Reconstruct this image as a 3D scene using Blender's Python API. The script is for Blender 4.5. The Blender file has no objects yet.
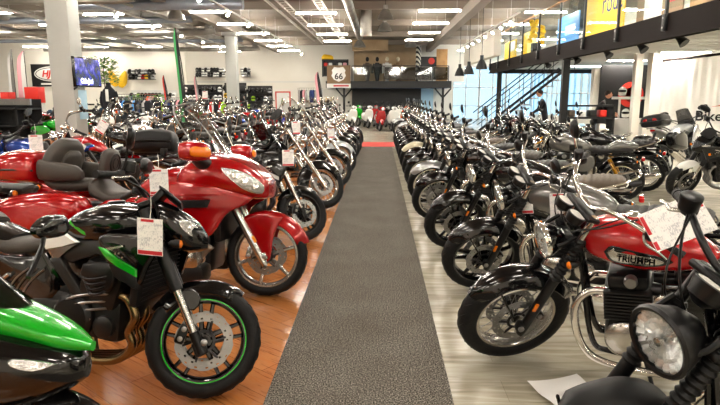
import bpy, bmesh, math, random
from mathutils import Matrix, Vector
R_ = math.radians
PI = math.pi
rnd = random.Random(7)
scene = bpy.context.scene
COL = scene.collection

# ------------------------------------------------------------------ materials
def lin(h):
    h = h.lstrip('#')
    return tuple((((int(h[i:i+2], 16)/255)+0.055)/1.055)**2.4 if int(h[i:i+2], 16) > 10 else int(h[i:i+2], 16)/255/12.92 for i in (0, 2, 4)) + (1,)
MATS = {}
def mat(name, col, rough=.5, metal=0., coat=0., emit=0., spec=.5, trans=0., bump=None, var=None):
    m = bpy.data.materials.new(name); m.use_nodes = True
    nt = m.node_tree; p = nt.nodes['Principled BSDF']
    c = lin(col)
    p.inputs['Base Color'].default_value = c
    p.inputs['Roughness'].default_value = rough
    p.inputs['Metallic'].default_value = metal
    p.inputs['Coat Weight'].default_value = coat
    p.inputs['Coat Roughness'].default_value = .04
    p.inputs['Specular IOR Level'].default_value = spec
    p.inputs['Transmission Weight'].default_value = trans
    if emit:
        p.inputs['Emission Color'].default_value = c; p.inputs['Emission Strength'].default_value = emit
    tc = None
    if bump or var:
        tc = nt.nodes.new('ShaderNodeTexCoord')
    if bump:
        n = nt.nodes.new('ShaderNodeTexNoise'); n.inputs['Scale'].default_value = bump[0]; n.inputs['Detail'].default_value = 3
        b = nt.nodes.new('ShaderNodeBump'); b.inputs['Strength'].default_value = bump[1]; b.inputs['Distance'].default_value = .01
        nt.links.new(tc.outputs['Object'], n.inputs['Vector']); nt.links.new(n.outputs['Fac'], b.inputs['Height']); nt.links.new(b.outputs['Normal'], p.inputs['Normal'])
    if var:
        n = nt.nodes.new('ShaderNodeTexNoise'); n.inputs['Scale'].default_value = var[0]; n.inputs['Detail'].default_value = 5
        mx = nt.nodes.new('ShaderNodeMixRGB'); mx.inputs[1].default_value = c; mx.inputs[2].default_value = lin(var[1])
        rmp = nt.nodes.new('ShaderNodeValToRGB'); rmp.color_ramp.elements[0].position = .38; rmp.color_ramp.elements[1].position = .62
        nt.links.new(tc.outputs['Object'], n.inputs['Vector']); nt.links.new(n.outputs['Fac'], rmp.inputs[0]); nt.links.new(rmp.outputs[0], mx.inputs[0]); nt.links.new(mx.outputs[0], p.inputs['Base Color'])
    MATS[name] = m
    return m
mat('rubber', '#0d0d0e', .6, spec=.3, bump=(60, .25))
mat('chrome', '#e9e6e0', .09, 1)
mat('polished', '#c9c6c0', .24, 1)
mat('steel', '#9b9a98', .35, 1)
mat('darksteel', '#39383a', .35, .9)
mat('gunmetal', '#2a2827', .38, .6)
mat('cast_grey', '#8d867c', .35, .85)
mat('black_gloss', '#050506', .15, 0, .8, spec=.3)
mat('black_satin', '#0a0a0b', .34, spec=.35)
mat('black_matte', '#0e0e0f', .5, spec=.3)
mat('plastic', '#0f0f10', .45, spec=.3, bump=(220, .12))
mat('red', '#a5040b', .16, .2, 1)
mat('red_bright', '#ae0c13', .2, .1, 1)
mat('green', '#0aa81c', .22, .15, 1)
mat('blue', '#123a92', .22, .2, 1)
mat('silver', '#b4b6b8', .28, .75, 1)
mat('grey_paint', '#6d6c69', .26, .5, 1)
mat('white', '#e6e6e2', .3, 0, .8)
mat('cream', '#cfc4a6', .3, 0, .8)
mat('maroon', '#4b0a10', .2, .2, 1)
mat('orange_paint', '#e0500c', .25, 0, 1)
mat('leather', '#171412', .46, spec=.4, bump=(180, .3))
mat('leather_grey', '#3d3833', .46, spec=.4, bump=(160, .3))
mat('leather_brown', '#574c40', .5, spec=.4, bump=(160, .3))
mat('bronze', '#86714f', .27, 1)
mat('gold', '#c08a2a', .3, 1)
mat('amber', '#e8780c', .2, 0, .6)
mat('redlens', '#b8060c', .15, 0, .8)
mat('lens', '#ffffff', .14, .7, .6, bump=(40, .7))
mat('lens_panel', '#d2d2d0', .2, .85, 1, bump=(55, 1.))
mat('dial', '#dcdad4', .4)
mat('mirror', '#c8ccd0', .04, 1)
mat('plate', '#d8d8d4', .4)
mat('stripe_dark', '#2a2a2c', .5)
mat('paper', '#f0efec', .7)
mat('ink', '#55565c', .8)
mat('red_ink', '#c2202c', .7)
mat('cloth_dark', '#16181f', .9, bump=(40, .4))
mat('skin', '#c48a6c', .55)
mat('hair', '#2a1d14', .7)
def glassy(name, tint, base=.06, edge=.45, rough=.03):
    """thin clear sheet: see-through, with a sheen that grows towards grazing angles"""
    m = bpy.data.materials.new(name); m.use_nodes = True; nt = m.node_tree
    for n in list(nt.nodes): nt.nodes.remove(n)
    o = nt.nodes.new('ShaderNodeOutputMaterial'); mx = nt.nodes.new('ShaderNodeMixShader')
    t = nt.nodes.new('ShaderNodeBsdfTransparent'); g = nt.nodes.new('ShaderNodeBsdfGlossy')
    t.inputs[0].default_value = lin(tint); g.inputs['Roughness'].default_value = rough
    lw = nt.nodes.new('ShaderNodeLayerWeight'); pw = nt.nodes.new('ShaderNodeMath'); pw.operation = 'POWER'; pw.inputs[1].default_value = 4
    ad = nt.nodes.new('ShaderNodeMath'); ad.operation = 'MULTIPLY_ADD'; ad.inputs[1].default_value = edge; ad.inputs[2].default_value = base
    nt.links.new(lw.outputs['Facing'], pw.inputs[0]); nt.links.new(pw.outputs[0], ad.inputs[0]); nt.links.new(ad.outputs[0], mx.inputs[0])
    nt.links.new(t.outputs[0], mx.inputs[1]); nt.links.new(g.outputs[0], mx.inputs[2]); nt.links.new(mx.outputs[0], o.inputs[0])
    MATS[name] = m
glassy('screen_clear', '#f2f4f4', .07)
glassy('screen_smoke', '#9a9a9a', .07)
glassy('glass', '#f4fafa', .02, .1)

# ------------------------------------------------------------------ mesh builder
def cr(pts, n=6):
    """Catmull-Rom resample of tuples"""
    if len(pts) < 3 or n < 2: return [tuple(p) for p in pts]
    P = [tuple(2*a-b for a, b in zip(pts[0], pts[1]))]+[tuple(p) for p in pts]+[tuple(2*a-b for a, b in zip(pts[-1], pts[-2]))]
    out = []
    for i in range(1, len(P)-2):
        for k in range(n):
            t = k/n
            out.append(tuple(.5*(2*b+(c-a)*t+(2*a-5*b+4*c-d)*t*t+(-a+3*b-3*c+d)*t**3) for a, b, c, d in zip(P[i-1], P[i], P[i+1], P[i+2])))
    out.append(tuple(pts[-1]))
    return out
def surf(secs, n=5):
    """half width of a loft at (x, z)"""
    q = sorted(cr(secs, n))
    def f(x, z):
        x = min(max(x, q[0][0]), q[-1][0])
        for a, b in zip(q, q[1:]):
            if a[0] <= x <= b[0]:
                t = (x-a[0])/max(b[0]-a[0], 1e-6); p = [u+(v-u)*t for u, v in zip(a, b)]
                d = z-p[2]; h = p[4] if d > 0 else p[5]; k = min(abs(d)/max(h, .001), .995)
                return p[3]*(1-k**p[6])**(1/p[6])
        return 0
    return f
def axm(o, z):
    """matrix with local Z along z at origin o"""
    z = Vector(z).normalized()
    q = Vector((0, 0, 1)).rotation_difference(z)
    return Matrix.Translation(Vector(o)) @ q.to_matrix().to_4x4()
class B:
    def __init__(s, T=None):
        s.v = []; s.f = []; s.mi = []; s.slots = []; s.cur = None; s.T = T or Matrix()
    def m(s, name):
        if name not in s.slots: s.slots.append(name)
        s.cur = s.slots.index(name); return s
    def add(s, vs, fs, M=None):
        o = len(s.v); M = s.T @ M if M is not None else s.T
        s.v += [M @ Vector(v) for v in vs]
        s.f += [tuple(i+o for i in f) for f in fs]
        s.mi += [s.cur]*len(fs); return s
    def box(s, c, d, rot=None, bev=0):
        M = Matrix.Translation(Vector(c))
        if rot: M = M @ Matrix.Rotation(rot[2], 4, 'Z') @ Matrix.Rotation(rot[1], 4, 'Y') @ Matrix.Rotation(rot[0], 4, 'X')
        if bev <= 0:
            x, y, z = (q/2 for q in d)
            return s.add([(-x,-y,-z),(x,-y,-z),(x,y,-z),(-x,y,-z),(-x,-y,z),(x,-y,z),(x,y,z),(-x,y,z)],
                         [(0,3,2,1),(4,5,6,7),(0,1,5,4),(1,2,6,5),(2,3,7,6),(3,0,4,7)], M)
        bm = bmesh.new(); bmesh.ops.create_cube(bm, size=1)
        for v in bm.verts: v.co = Vector((v.co.x*d[0], v.co.y*d[1], v.co.z*d[2]))
        bmesh.ops.bevel(bm, geom=bm.edges[:], offset=bev, segments=2, affect='EDGES', profile=.5)
        bm.verts.index_update()
        s.add([v.co[:] for v in bm.verts], [[v.index for v in f.verts] for f in bm.faces], M); bm.free(); return s
    def tube(s, pts, r, seg=8, n=5, cap=True):
        k0 = len(pts)
        rs = r if isinstance(r, (list, tuple)) else [r]*k0
        q = cr([tuple(p)+(rr,) for p, rr in zip(pts, rs)], n)
        P = [Vector(a[:3]) for a in q]; rr = [max(a[3], 1e-4) for a in q]
        t0 = (P[1]-P[0]).normalized(); u = t0.orthogonal().normalized()
        vs = []
        for i, p in enumerate(P):
            t = (P[min(i+1, len(P)-1)]-P[max(i-1, 0)]).normalized()
            u = (u-t*u.dot(t)).normalized(); w = t.cross(u)
            vs += [p+(u*math.cos(2*PI*k/seg)+w*math.sin(2*PI*k/seg))*rr[i] for k in range(seg)]
        L = len(P); fs = [(i*seg+k, i*seg+(k+1) % seg, (i+1)*seg+(k+1) % seg, (i+1)*seg+k) for i in range(L-1) for k in range(seg)]
        if cap: fs += [tuple(range(seg-1, -1, -1)), tuple((L-1)*seg+k for k in range(seg))]
        return s.add(vs, fs)
    def lathe(s, prof, o=(0,0,0), ax=(0,0,1), seg=24, closed=False):
        """prof: (r,h) points round axis"""
        M = axm(o, ax); vs = []; L = len(prof)
        for r, h in prof: vs += [(max(r, 1e-4)*math.cos(2*PI*k/seg), max(r, 1e-4)*math.sin(2*PI*k/seg), h) for k in range(seg)]
        fs = [(i*seg+k, i*seg+(k+1) % seg, ((i+1) % L)*seg+(k+1) % seg, ((i+1) % L)*seg+k) for i in range(L if closed else L-1) for k in range(seg)]
        if not closed: fs += [tuple(range(seg-1, -1, -1)), tuple((L-1)*seg+k for k in range(seg))]
        return s.add(vs, fs, M)
    def loft(s, secs, n=4, seg=20, M=None, rib=None):
        """secs: (x, y, z, halfwidth, up, down, exponent)"""
        q = cr(secs, n); vs = []
        for i, (x, y, z, w, hu, hd, e) in enumerate(q):
            for k in range(seg):
                a = 2*PI*k/seg; c, d = math.cos(a), math.sin(a)
                vs.append((x, y+max(w, .001)*math.copysign(abs(c)**(2/e), c), z+max(hu if d > 0 else hd, .001)*math.copysign(abs(d)**(2/e), d)))
        L = len(q); fs = [(i*seg+k, i*seg+(k+1) % seg, (i+1)*seg+(k+1) % seg, (i+1)*seg+k) for i in range(L-1) for k in range(seg)]
        fs += [tuple(range(seg-1, -1, -1)), tuple((L-1)*seg+k for k in range(seg))]
        return s.add(vs, fs, M)
    def ball(s, c, r, M=None, u=16, v=10):
        if not isinstance(r, (tuple, list)): r = (r,)*3
        vs = [(c[0], c[1], c[2]-r[2])]
        for i in range(1, v):
            a = -PI/2+PI*i/v
            vs += [(c[0]+r[0]*math.cos(a)*math.cos(2*PI*k/u), c[1]+r[1]*math.cos(a)*math.sin(2*PI*k/u), c[2]+r[2]*math.sin(a)) for k in range(u)]
        vs.append((c[0], c[1], c[2]+r[2])); N = len(vs)-1
        fs = [(0, 1+(k+1) % u, 1+k) for k in range(u)]+[(N, N-u+k, N-u+(k+1) % u) for k in range(u)]
        fs += [(1+i*u+k, 1+i*u+(k+1) % u, 1+(i+1)*u+(k+1) % u, 1+(i+1)*u+k) for i in range(v-2) for k in range(u)]
        return s.add(vs, fs, M)
    def panel(s, poly, yf, th=.02, n=0, inset=.8, dense=False):
        """outline in XZ, raised in Y by th (signed), curved by yf(x,z)"""
        p = cr(list(poly)+[poly[0]], n)[:-1] if n else list(poly)
        if not callable(yf): y0 = yf; yf = lambda x, z: y0
        cx = sum(a[0] for a in p)/len(p); cz = sum(a[1] for a in p)/len(p); K = len(p)
        def ring(k, t): return [(cx+(a-cx)*k, yf(cx+(a-cx)*k, cz+(b-cz)*k)+t, cz+(b-cz)*k) for a, b in p]
        rr = [ring(1, 0), ring(1, th*.55), ring((1+inset)/2, th*.9), ring(inset, th)]
        if dense: rr += [ring(inset*k, th) for k in (.75, .5, .25)]
        vs = [v for r in rr for v in r]; q = len(rr)-1
        fs = [tuple(range(K))]+[(r*K+i, r*K+(i+1) % K, (r+1)*K+(i+1) % K, (r+1)*K+i) for r in range(q) for i in range(K)]+[tuple(q*K+i for i in range(K))]
        return s.add(vs, fs)
    def fender(s, c, Rr, w, a0, a1, th=.006, drop=.35, seg=22, wr=9):
        """arc fender round Y axis at c, crown section; angles in degrees from +x"""
        vs = []
        for sgn, dr in ((1, 0), (-1, -th)):
            for i in range(seg+1):
                a = R_(a0+(a1-a0)*i/seg); tap = min(1, .55+.45*min(i, seg-i)/3)
                for k in range(wr):
                    q = -1+2*k/(wr-1); rr = Rr+dr-drop*w*abs(q)**2.6
                    vs.append((c[0]+rr*math.cos(a), c[1]+w/2*q*tap*(1 if sgn > 0 else .97), c[2]+rr*math.sin(a)))
        N = (seg+1)*wr; fs = []
        for i in range(seg):
            for k in range(wr-1):
                a = i*wr+k; fs += [(a, a+1, a+wr+1, a+wr), (N+a, N+a+wr, N+a+wr+1, N+a+1)]
            fs += [(i*wr, (i+1)*wr, N+(i+1)*wr, N+i*wr), (i*wr+wr-1, N+i*wr+wr-1, N+(i+1)*wr+wr-1, (i+1)*wr+wr-1)]
        for k in range(wr-1):
            fs += [(k, N+k, N+k+1, k+1), (seg*wr+k, seg*wr+k+1, N+seg*wr+k+1, N+seg*wr+k)]
        return s.add(vs, fs)
    def disc(s, c, r0, r1, y, th=.005, seg=60):
        """drilled brake disc"""
        rad = [r0, r0+(r1-r0)*.22, r0+(r1-r0)*.42, r0+(r1-r0)*.6, r0+(r1-r0)*.8, r1]
        hole = lambda i, j: (j == 1 and i % 4 == 0) or (j == 3 and i % 4 == 2)
        vs = []
        for yy in (y-th/2, y+th/2):
            for i in range(seg):
                a = 2*PI*i/seg
                vs += [(c[0]+(r-(0.004 if j == 5 and i % 6 < 2 else 0))*math.cos(a), c[1]+yy, c[2]+(r-(0.004 if j == 5 and i % 6 < 2 else 0))*math.sin(a)) for j, r in enumerate(rad)]
        N = seg*6; fs = []
        for i in range(seg):
            i2 = (i+1) % seg
            for j in range(5):
                a, b, d, e = i*6+j, i2*6+j, i2*6+j+1, i*6+j+1
                if hole(i, j):
                    fs += [(a, b, N+b, N+a), (b, d, N+d, N+b), (d, e, N+e, N+d), (e, a, N+a, N+e)]
                else: fs += [(a, e, d, b), (N+a, N+b, N+d, N+e)]
            fs += [(i*6, i2*6, N+i2*6, N+i*6), (i*6+5, N+i*6+5, N+i2*6+5, i2*6+5)]
        return s.add(vs, fs)
    def text(s, txt, size, M, depth=.002, align='CENTER', shear=0, bold=0):
        c = bpy.data.curves.new('t', 'FONT'); c.body = txt; c.size = size; c.extrude = depth; c.align_x = align; c.align_y = 'CENTER'; c.shear = shear; c.offset = bold; c.resolution_u = 3
        o = bpy.data.objects.new('t', c); COL.objects.link(o)
        dg = bpy.context.evaluated_depsgraph_get(); me = bpy.data.meshes.new_from_object(o.evaluated_get(dg))
        s.add([v.co[:] for v in me.vertices], [tuple(p.vertices) for p in me.polygons], M)
        bpy.data.objects.remove(o); bpy.data.curves.remove(c); bpy.data.meshes.remove(me); return s
    def build(s, name, material=None, parent=None, ang=38, fix=True, loc=None, rotz=0):
        me = bpy.data.meshes.new(name)
        me.from_pydata(s.v, [], s.f)
        if material and None in s.mi: s.mi = [0 if i is None else i+1 for i in s.mi]; s.slots = [material]+s.slots
        for q in s.slots: me.materials.append(MATS[q])
        if s.slots: me.polygons.foreach_set('material_index', [i or 0 for i in s.mi])
        if fix:
            bm = bmesh.new(); bm.from_mesh(me); bmesh.ops.recalc_face_normals(bm, faces=bm.faces[:]); bm.to_mesh(me); bm.free()
        me.polygons.foreach_set('use_smooth', [True]*len(me.polygons)); me.set_sharp_from_angle(angle=R_(ang))
        o = bpy.data.objects.new(name, me); COL.objects.link(o)
        if parent: o.parent = parent; KIDS.setdefault(parent.name, []).append(o)
        if loc: o.location = loc
        if rotz: o.rotation_euler = (0, 0, rotz)
        return o
def empty(name, loc=(0,0,0), rz=0):
    o = bpy.data.objects.new(name, None); o.empty_display_size = .1; COL.objects.link(o)
    o.location = loc; o.rotation_euler = (0, 0, rz); return o
def tag(o, label, cat, group=None):
    o['label'] = label; o['category'] = cat
    if group: o['group'] = group
    return o
def struct(o): o['kind'] = 'structure'; return o
def lab(o, l): o['label'] = l; return o
KIDS = {}
def dup(root):
    """copy of a thing with its parts and their sub-parts"""
    r = root.copy(); COL.objects.link(r)
    for ch in KIDS.get(root.name, []):
        c = ch.copy(); COL.objects.link(c); c.parent = r
        for g in KIDS.get(ch.name, []):
            d = g.copy(); COL.objects.link(d); d.parent = c
    return r
EXPO = 2.0; LAMP = 32.; SPOT = 60.; SKY = .5
BAN_T, BAN_Z = .31, 1.05

# ------------------------------------------------------------------ motorcycle components (x forward, y rider's left, z up)
def steer_mat(xf, R, rake, ang):
    u = Vector((-math.sin(rake), 0, math.cos(rake)))
    p = Vector((xf-.06, 0, R))
    return Matrix.Translation(p) @ Matrix.Rotation(ang, 4, u) @ Matrix.Translation(-p)
def wheel(root, name, c, R, tw, rr, style, T=None, rim='black_gloss', discs=(), dr=.15, stripe=None, disc_mat='steel', seg=48):
    b = B(T)
    w = tw*.36
    b.m(rim).lathe([(rr+.004, -w), (rr+.004, w), (rr-.01, w), (rr-.022, w*.5), (rr-.024, 0), (rr-.022, -w*.5), (rr-.01, -w)], c, (0, 1, 0), seg, True)
    hubr = .034 if style != 'wire' else .03
    b.lathe([(.012, -w*1.05), (hubr, -w*1.05), (hubr, -w*.6), (hubr*.8, -w*.3), (hubr*.8, w*.3), (hubr, w*.6), (hubr, w*1.05), (.012, w*1.05)], c, (0, 1, 0), 16)
    if style == 'wire':
        b.m('steel')
        for k in range(36):
            a = 2*PI*k/36; sg = 1 if k % 2 else -1; a2 = a+(.34 if k % 4 < 2 else -.34)
            p = (c[0]+.028*math.cos(a), c[1]+sg*w*.8, c[2]+.028*math.sin(a)); q = (c[0]+(rr-.018)*math.cos(a2), c[1]+sg*w*.15, c[2]+(rr-.018)*math.sin(a2))
            b.tube([p, q], .0024, 4, 1, False)
    else:
        n = {'five': 5, 'ten': 5, 'three': 3, 'six': 6}[style]; dbl = style in ('ten',)
        for k in range(n):
            a = 2*PI*k/n+.3
            for off in ((-.11, .11) if dbl else (0,)):
                p = Vector((math.cos(a), 0, math.sin(a))); q = Vector((math.cos(a+off*1.5), 0, math.sin(a+off*1.5)))
                e = Vector((-math.sin(a), 0, math.cos(a)))
                w1 = .016 if dbl else (.03 if style != 'six' else .02); w2 = .01 if dbl else (.021 if style != 'six' else .014)
                p0 = p*.02+e*off*.12; p1 = q*(rr-.012)
                y1, y2 = w*.55, w*.42
                vs = []
                for pt, ww, yy in ((p0, w1, y1), (p1, w2, y2)):
                    vs += [pt-e*ww+Vector((0, yy*.5, 0)), pt-e*ww*.5+Vector((0, yy, 0)), pt+e*ww*.5+Vector((0, yy, 0)), pt+e*ww+Vector((0, yy*.5, 0)),
                           pt+e*ww-Vector((0, yy*.5, 0)), pt+e*ww*.5-Vector((0, yy, 0)), pt-e*ww*.5-Vector((0, yy, 0)), pt-e*ww-Vector((0, yy*.5, 0))]
                b.add([v+Vector(c) for v in vs], [(i, (i+1) % 8, 8+(i+1) % 8, 8+i) for i in range(8)])
    wo = b.build(name, None, root)
    t = B(T); hr = (R-rr)/2*1.08; rc = R-hr; prof = []
    for k in range(17):
        a = -PI*.86+2*PI*.86*k/16
        prof.append((rc+hr*math.copysign(abs(math.cos(a))**.9, math.cos(a)), tw/2*math.copysign(abs(math.sin(a))**.85, math.sin(a))))
    t.m('rubber').lathe(prof, c, (0, 1, 0), seg, True)
    # tread: angled grooves as raised dark blocks either side of the crown
    for k in range(26):
        a = 2*PI*k/26
        for sg in (-1, 1):
            pts = []
            for j in range(4):
                y = sg*tw*(.05+.1*j); aa = a+.06*j+(0 if sg > 0 else .12); cy = min(.98, abs(y)/(tw/2))
                r = rc+hr*(math.sqrt(1-cy**2.35))**.9+.0004
                pts.append((c[0]+r*math.cos(aa), c[1]+y, c[2]+r*math.sin(aa)))
            t.m('black_matte').tube(pts, [.001, .0035, .0035, .001], 4, 2, False)
    lab(t.build('tire', None, wo, 50), 'black rubber tyre')
    if stripe:
        for sg in (-1, 1):
            b = B(T); b.lathe([(rr-.003, sg*w), (rr+.004, sg*w), (rr+.004, sg*w*1.04), (rr-.003, sg*w*1.04)], c, (0, 1, 0), seg, True)
            lab(b.build('rim_stripe', stripe, wo), stripe.replace('_', ' ')+' rim stripe')
    for y in discs:
        b = B(T); b.m(disc_mat).disc(c, dr*.68, dr, y)
        b.m('darksteel').lathe([(.045, y-.003), (.06, y-.003), (.06, y+.003), (.045, y+.003)], c, (0, 1, 0), 24, True)
        for k in range(6):
            a = PI/3*k; b.tube([(c[0]+.05*math.cos(a), c[1]+y, c[2]+.05*math.sin(a)), (c[0]+dr*.74*math.cos(a+.2), c[1]+y, c[2]+dr*.74*math.sin(a+.2))], .007, 5, 1)
        b.build('brake_disc', None, wo)
    return wo
def caliper(root, c, ang, r, y, T=None, m='black_satin'):
    b = B(T); x, z = c[0]+r*math.cos(ang), c[2]+r*math.sin(ang)
    b.m(m).box((x, y, z), (.05, .05, .105), (0, -ang, 0), .012)
    b.m('steel')
    for k in (-1, 1): b.lathe([(.014, 0), (.014, .008), (.009, .01)], (x-k*.026*math.sin(ang), y+math.copysign(.024, y), z+k*.026*math.cos(ang)), (0, math.copysign(1, y), 0), 10)
    b.build('brake_caliper', None, root)
def fork(root, xf, R, rake, L, T, y=.1, low='darksteel', up='chrome', gaiter=False, usd=False, refl=False, rl=.023, sp=.5):
    u = Vector((-math.sin(rake), 0, math.cos(rake)))
    for sg in (1, -1):
        b = B(T); a = Vector((xf, sg*y, R)); off = Vector((-.03*math.cos(rake)*1, 0, -.03*math.sin(rake)))
        P = lambda t: tuple(a+off+u*t)
        if usd:
            b.m(up).tube([P(-.02), P(L*.42)], rl*.9, 12, 1)
            b.m(low).tube([P(L*.4), P(L*.42), P(L*.95)], [rl*1.3, rl*1.45, rl*1.3], 12, 2)
            b.m('black_satin').tube([P(-.05), P(.07)], rl*1.15, 10, 1); b.box(P(-.02), (.07, .04, .08), (0, -rake, 0), .012)
        else:
            b.m(low).tube([P(-.05), P(-.02), P(L*sp*.9), P(L*sp)], [rl*.8, rl*1.15, rl*1.2, rl*1.25], 12, 2)
            b.m(up).tube([P(L*sp), P(L)], rl*.85, 10, 1)
            b.m(low).box(tuple(a+Vector((-.005, 0, 0))), (.05, .045, .06), (0, -rake, 0), .01)
        b.m('steel').lathe([(.018, 0), (.018, .012), (.01, .016)], (xf, sg*(y+.02), R), (0, sg, 0), 10)
        leg = b.build('fork_leg', None, root)
        if gaiter:
            g = B(T); n = 22
            pts = [P(L*sp*.92+(L*.36)*i/n) for i in range(n+1)]
            g.tube(pts, [.036 if i % 2 else .027 for i in range(n+1)], 12, 2)
            lab(g.build('fork_gaiter', 'black_matte', leg), 'ribbed black rubber gaiter')
        if refl:
            g = B(T); p = a+u*(L*.22); g.box((p.x, p.y+sg*.03, p.z), (.02, .012, .055), (0, -rake, 0), .004); lab(g.build('reflector', 'amber', leg), 'amber reflector')
    b = B(T)
    for t, h in ((L*.74, .035), (L*.97, .028)):
        p = Vector((xf, 0, R))+u*t; b.box((p.x-.02, 0, p.z), (.075, 2*y+.06, h), (0, -rake, 0), .012)
    b.build('triple_clamp', 'black_satin' if up != 'chrome' or gaiter else 'polished', root)
def headlight(root, c, r, T, shell='black_gloss', rim='chrome', tilt=-.06):
    b = B(T); ax = (math.cos(tilt), 0, math.sin(tilt))
    b.lathe([(.012, -r*1.25), (r*.45, -r*1.12), (r*.8, -r*.7), (r*.98, -r*.2), (r, 0), (r*.95, .0), (r*.92, -.02), (r*.5, -.045), (.01, -.05)], c, ax, 28)
    h = b.build('headlight', shell, root)
    b = B(T); b.lathe([(r*.9, -.012), (r*1.04, -.01), (r*1.06, .006), (r*1.0, .016), (r*.9, .012)], c, ax, 32, True); lab(b.build('headlight_rim', rim, h), rim.replace('_', ' ')+' headlight rim')
    b = B(T); A = axm(c, ax); vs = []; NR, NS = 9, 40
    for j in range(NR+1):
        q = j/NR
        for k in range(NS):
            a = 2*PI*k/NS; rr_ = r*.95*q; vs.append((rr_*math.cos(a), rr_*math.sin(a), -.012*(1-q*q)+r*(.04*(k % 2*2-1)+.02*(j % 3-1))*(1 if 0 < j < NR else 0)))
    b.m('lens').add(vs, [(j*NS+k, j*NS+(k+1) % NS, (j+1)*NS+(k+1) % NS, (j+1)*NS+k) for j in range(NR) for k in range(NS)], A)
    b.m('polished').lathe([(r*.13, .0), (r*.13, .01), (.004, .014)], c, ax, 16); b.m('screen_clear').lathe([(r*.94, .004), (r*.6, .018), (.004, .024)], c, ax, 28); b.build('lens', None, h, 10)
    return h
def gauge(root, c, r, T, tilt=.9, m='black_satin'):
    b = B(T); ax = (-math.cos(tilt), 0, math.sin(tilt))
    b.m(m).lathe([(r*.3, -r*1.1), (r*.85, -r*.7), (r, 0), (r*1.02, .006), (r*.9, .008)], c, ax, 24)
    g = b.build('gauge', None, root)
    b = B(T); d = Vector(ax)*.009; b.lathe([(r*.86, 0), (r*.86, .001)], tuple(Vector(c)+d), ax, 24); b.build('dial', 'dial', g)
def bars(root, pts, T, m='chrome', r=.012, lev='polished', mirr='round', mz=.16, mx=.02, mr=.06, reservoir=False, stem='black_satin', mname='black_satin', glen=.12, mside=(1, -1)):
    """pts: right half from centre outwards with +y; mirrored"""
    full = [(x, -y, z) for x, y, z in reversed(pts[1:])]+list(pts)
    b = B(T); b.tube(full, r, 10, 5); hb = b.build('handlebar', m, root)
    e = Vector(pts[-1]); d = (e-Vector(pts[-2])).normalized()
    for sg in (1, -1):
        F = lambda v: (v[0], v[1]*sg, v[2])
        b = B(T); n = 10
        b.tube([F(e-d*glen*(1-i/n)*1.0) for i in range(n+1)], [r*1.5 if i % 2 else r*1.38 for i in range(n+1)], 12, 1)
        b.tube([F(e), F(e+d*.02)], r*1.6, 12, 1); b.build('grip', 'rubber', hb)
        p = e-d*(glen+.03); b = B(T)
        b.m('black_satin').box(F(p+Vector((0, 0, 0))), (.045, .06, .045), None, .012)
        b.m(lev).tube([F(p+Vector((.03, 0, 0))), F(p+d*.05+Vector((.065, 0, -.005))), F(p+d*.11+Vector((.06, 0, -.01))), F(p+d*.16+Vector((.07, 0, -.012)))], [.008, .008, .006, .007], 8, 4)
        b.build('lever', None, hb)
        if sg < 0:
            b = B(T); q = p+Vector((.03, -.02, .045)); rr = .034 if reservoir else .024
            b.lathe([(rr*.8, -.03), (rr, -.02), (rr, .012), (rr*1.08, .013), (rr*1.08, .026), (rr*.9, .03)], F(q), (0, 0, 1), 20); b.build('brake_reservoir', 'black_satin', hb)
        if mirr and sg in mside:
            b = B(T); q = p+d*.01; t = q+Vector((mx, .07, mz))
            b.m(stem).tube([F(q), F(q+Vector((.03, .03, mz*.5))), F(t)], .0055, 7, 4)
            n = Vector((-.96, -.16*sg, .06)); tt = Vector(F(t))
            if mirr == 'round':
                b.m(mname).lathe([(.008, -.03), (mr*.75, -.02), (mr, 0), (mr*.96, .004)], tuple(tt), tuple(n), 22)
                g = B(T); g.lathe([(mr*.9, .004), (mr*.9, .0055)], tuple(tt), tuple(n), 22)
            else:
                shp = [(-.075, -.022), (-.04, -.04), (.055, -.034), (.085, .0), (.07, .036), (-.02, .042), (-.075, .012)]
                mm = Matrix.Translation(tt) @ Matrix.Rotation(-.16*sg, 4, 'Z') @ Matrix.Rotation(PI/2, 4, 'Z') @ Matrix.Scale(-sg, 4, (1, 0, 0))
                bb = B(); bb.cur = 0; bb.panel([(-x*mr/.06, z*mr/.06) for x, z in shp], 0, -.035, 3, .6)
                b.m(mname).add(bb.v, bb.f, mm)
                bb = B(); bb.cur = 0; bb.panel([(-x*.88*mr/.06, z*.88*mr/.06) for x, z in shp], .001, .002, 3, .9)
                g = B(T); g.add(bb.v, bb.f, mm)
            mo = b.build('mirror', None, hb)
    return hb
def signals(root, pts, T=None, stem=.05, m='black_satin', lens='amber', r=.022, ball=False):
    for x, y, z, fwd in pts:
        for sg in (1, -1):
            b = B(T); c = (x, sg*(y+stem), z)
            b.m('black_satin').tube([(x, sg*y, z), c], .008, 6, 1)
            b.m(m).lathe([(.006, -.045), (r*.7, -.035), (r, -.012), (r, .012)], c, (fwd, 0, 0), 16)
            o = b.build('turn_signal', None, root)
            b = B(T); b.lathe([(r*.96, .012), (r*.8, .022), (.003, .028)], c, (fwd, 0, 0), 16); b.build('lens', lens, o)
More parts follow.
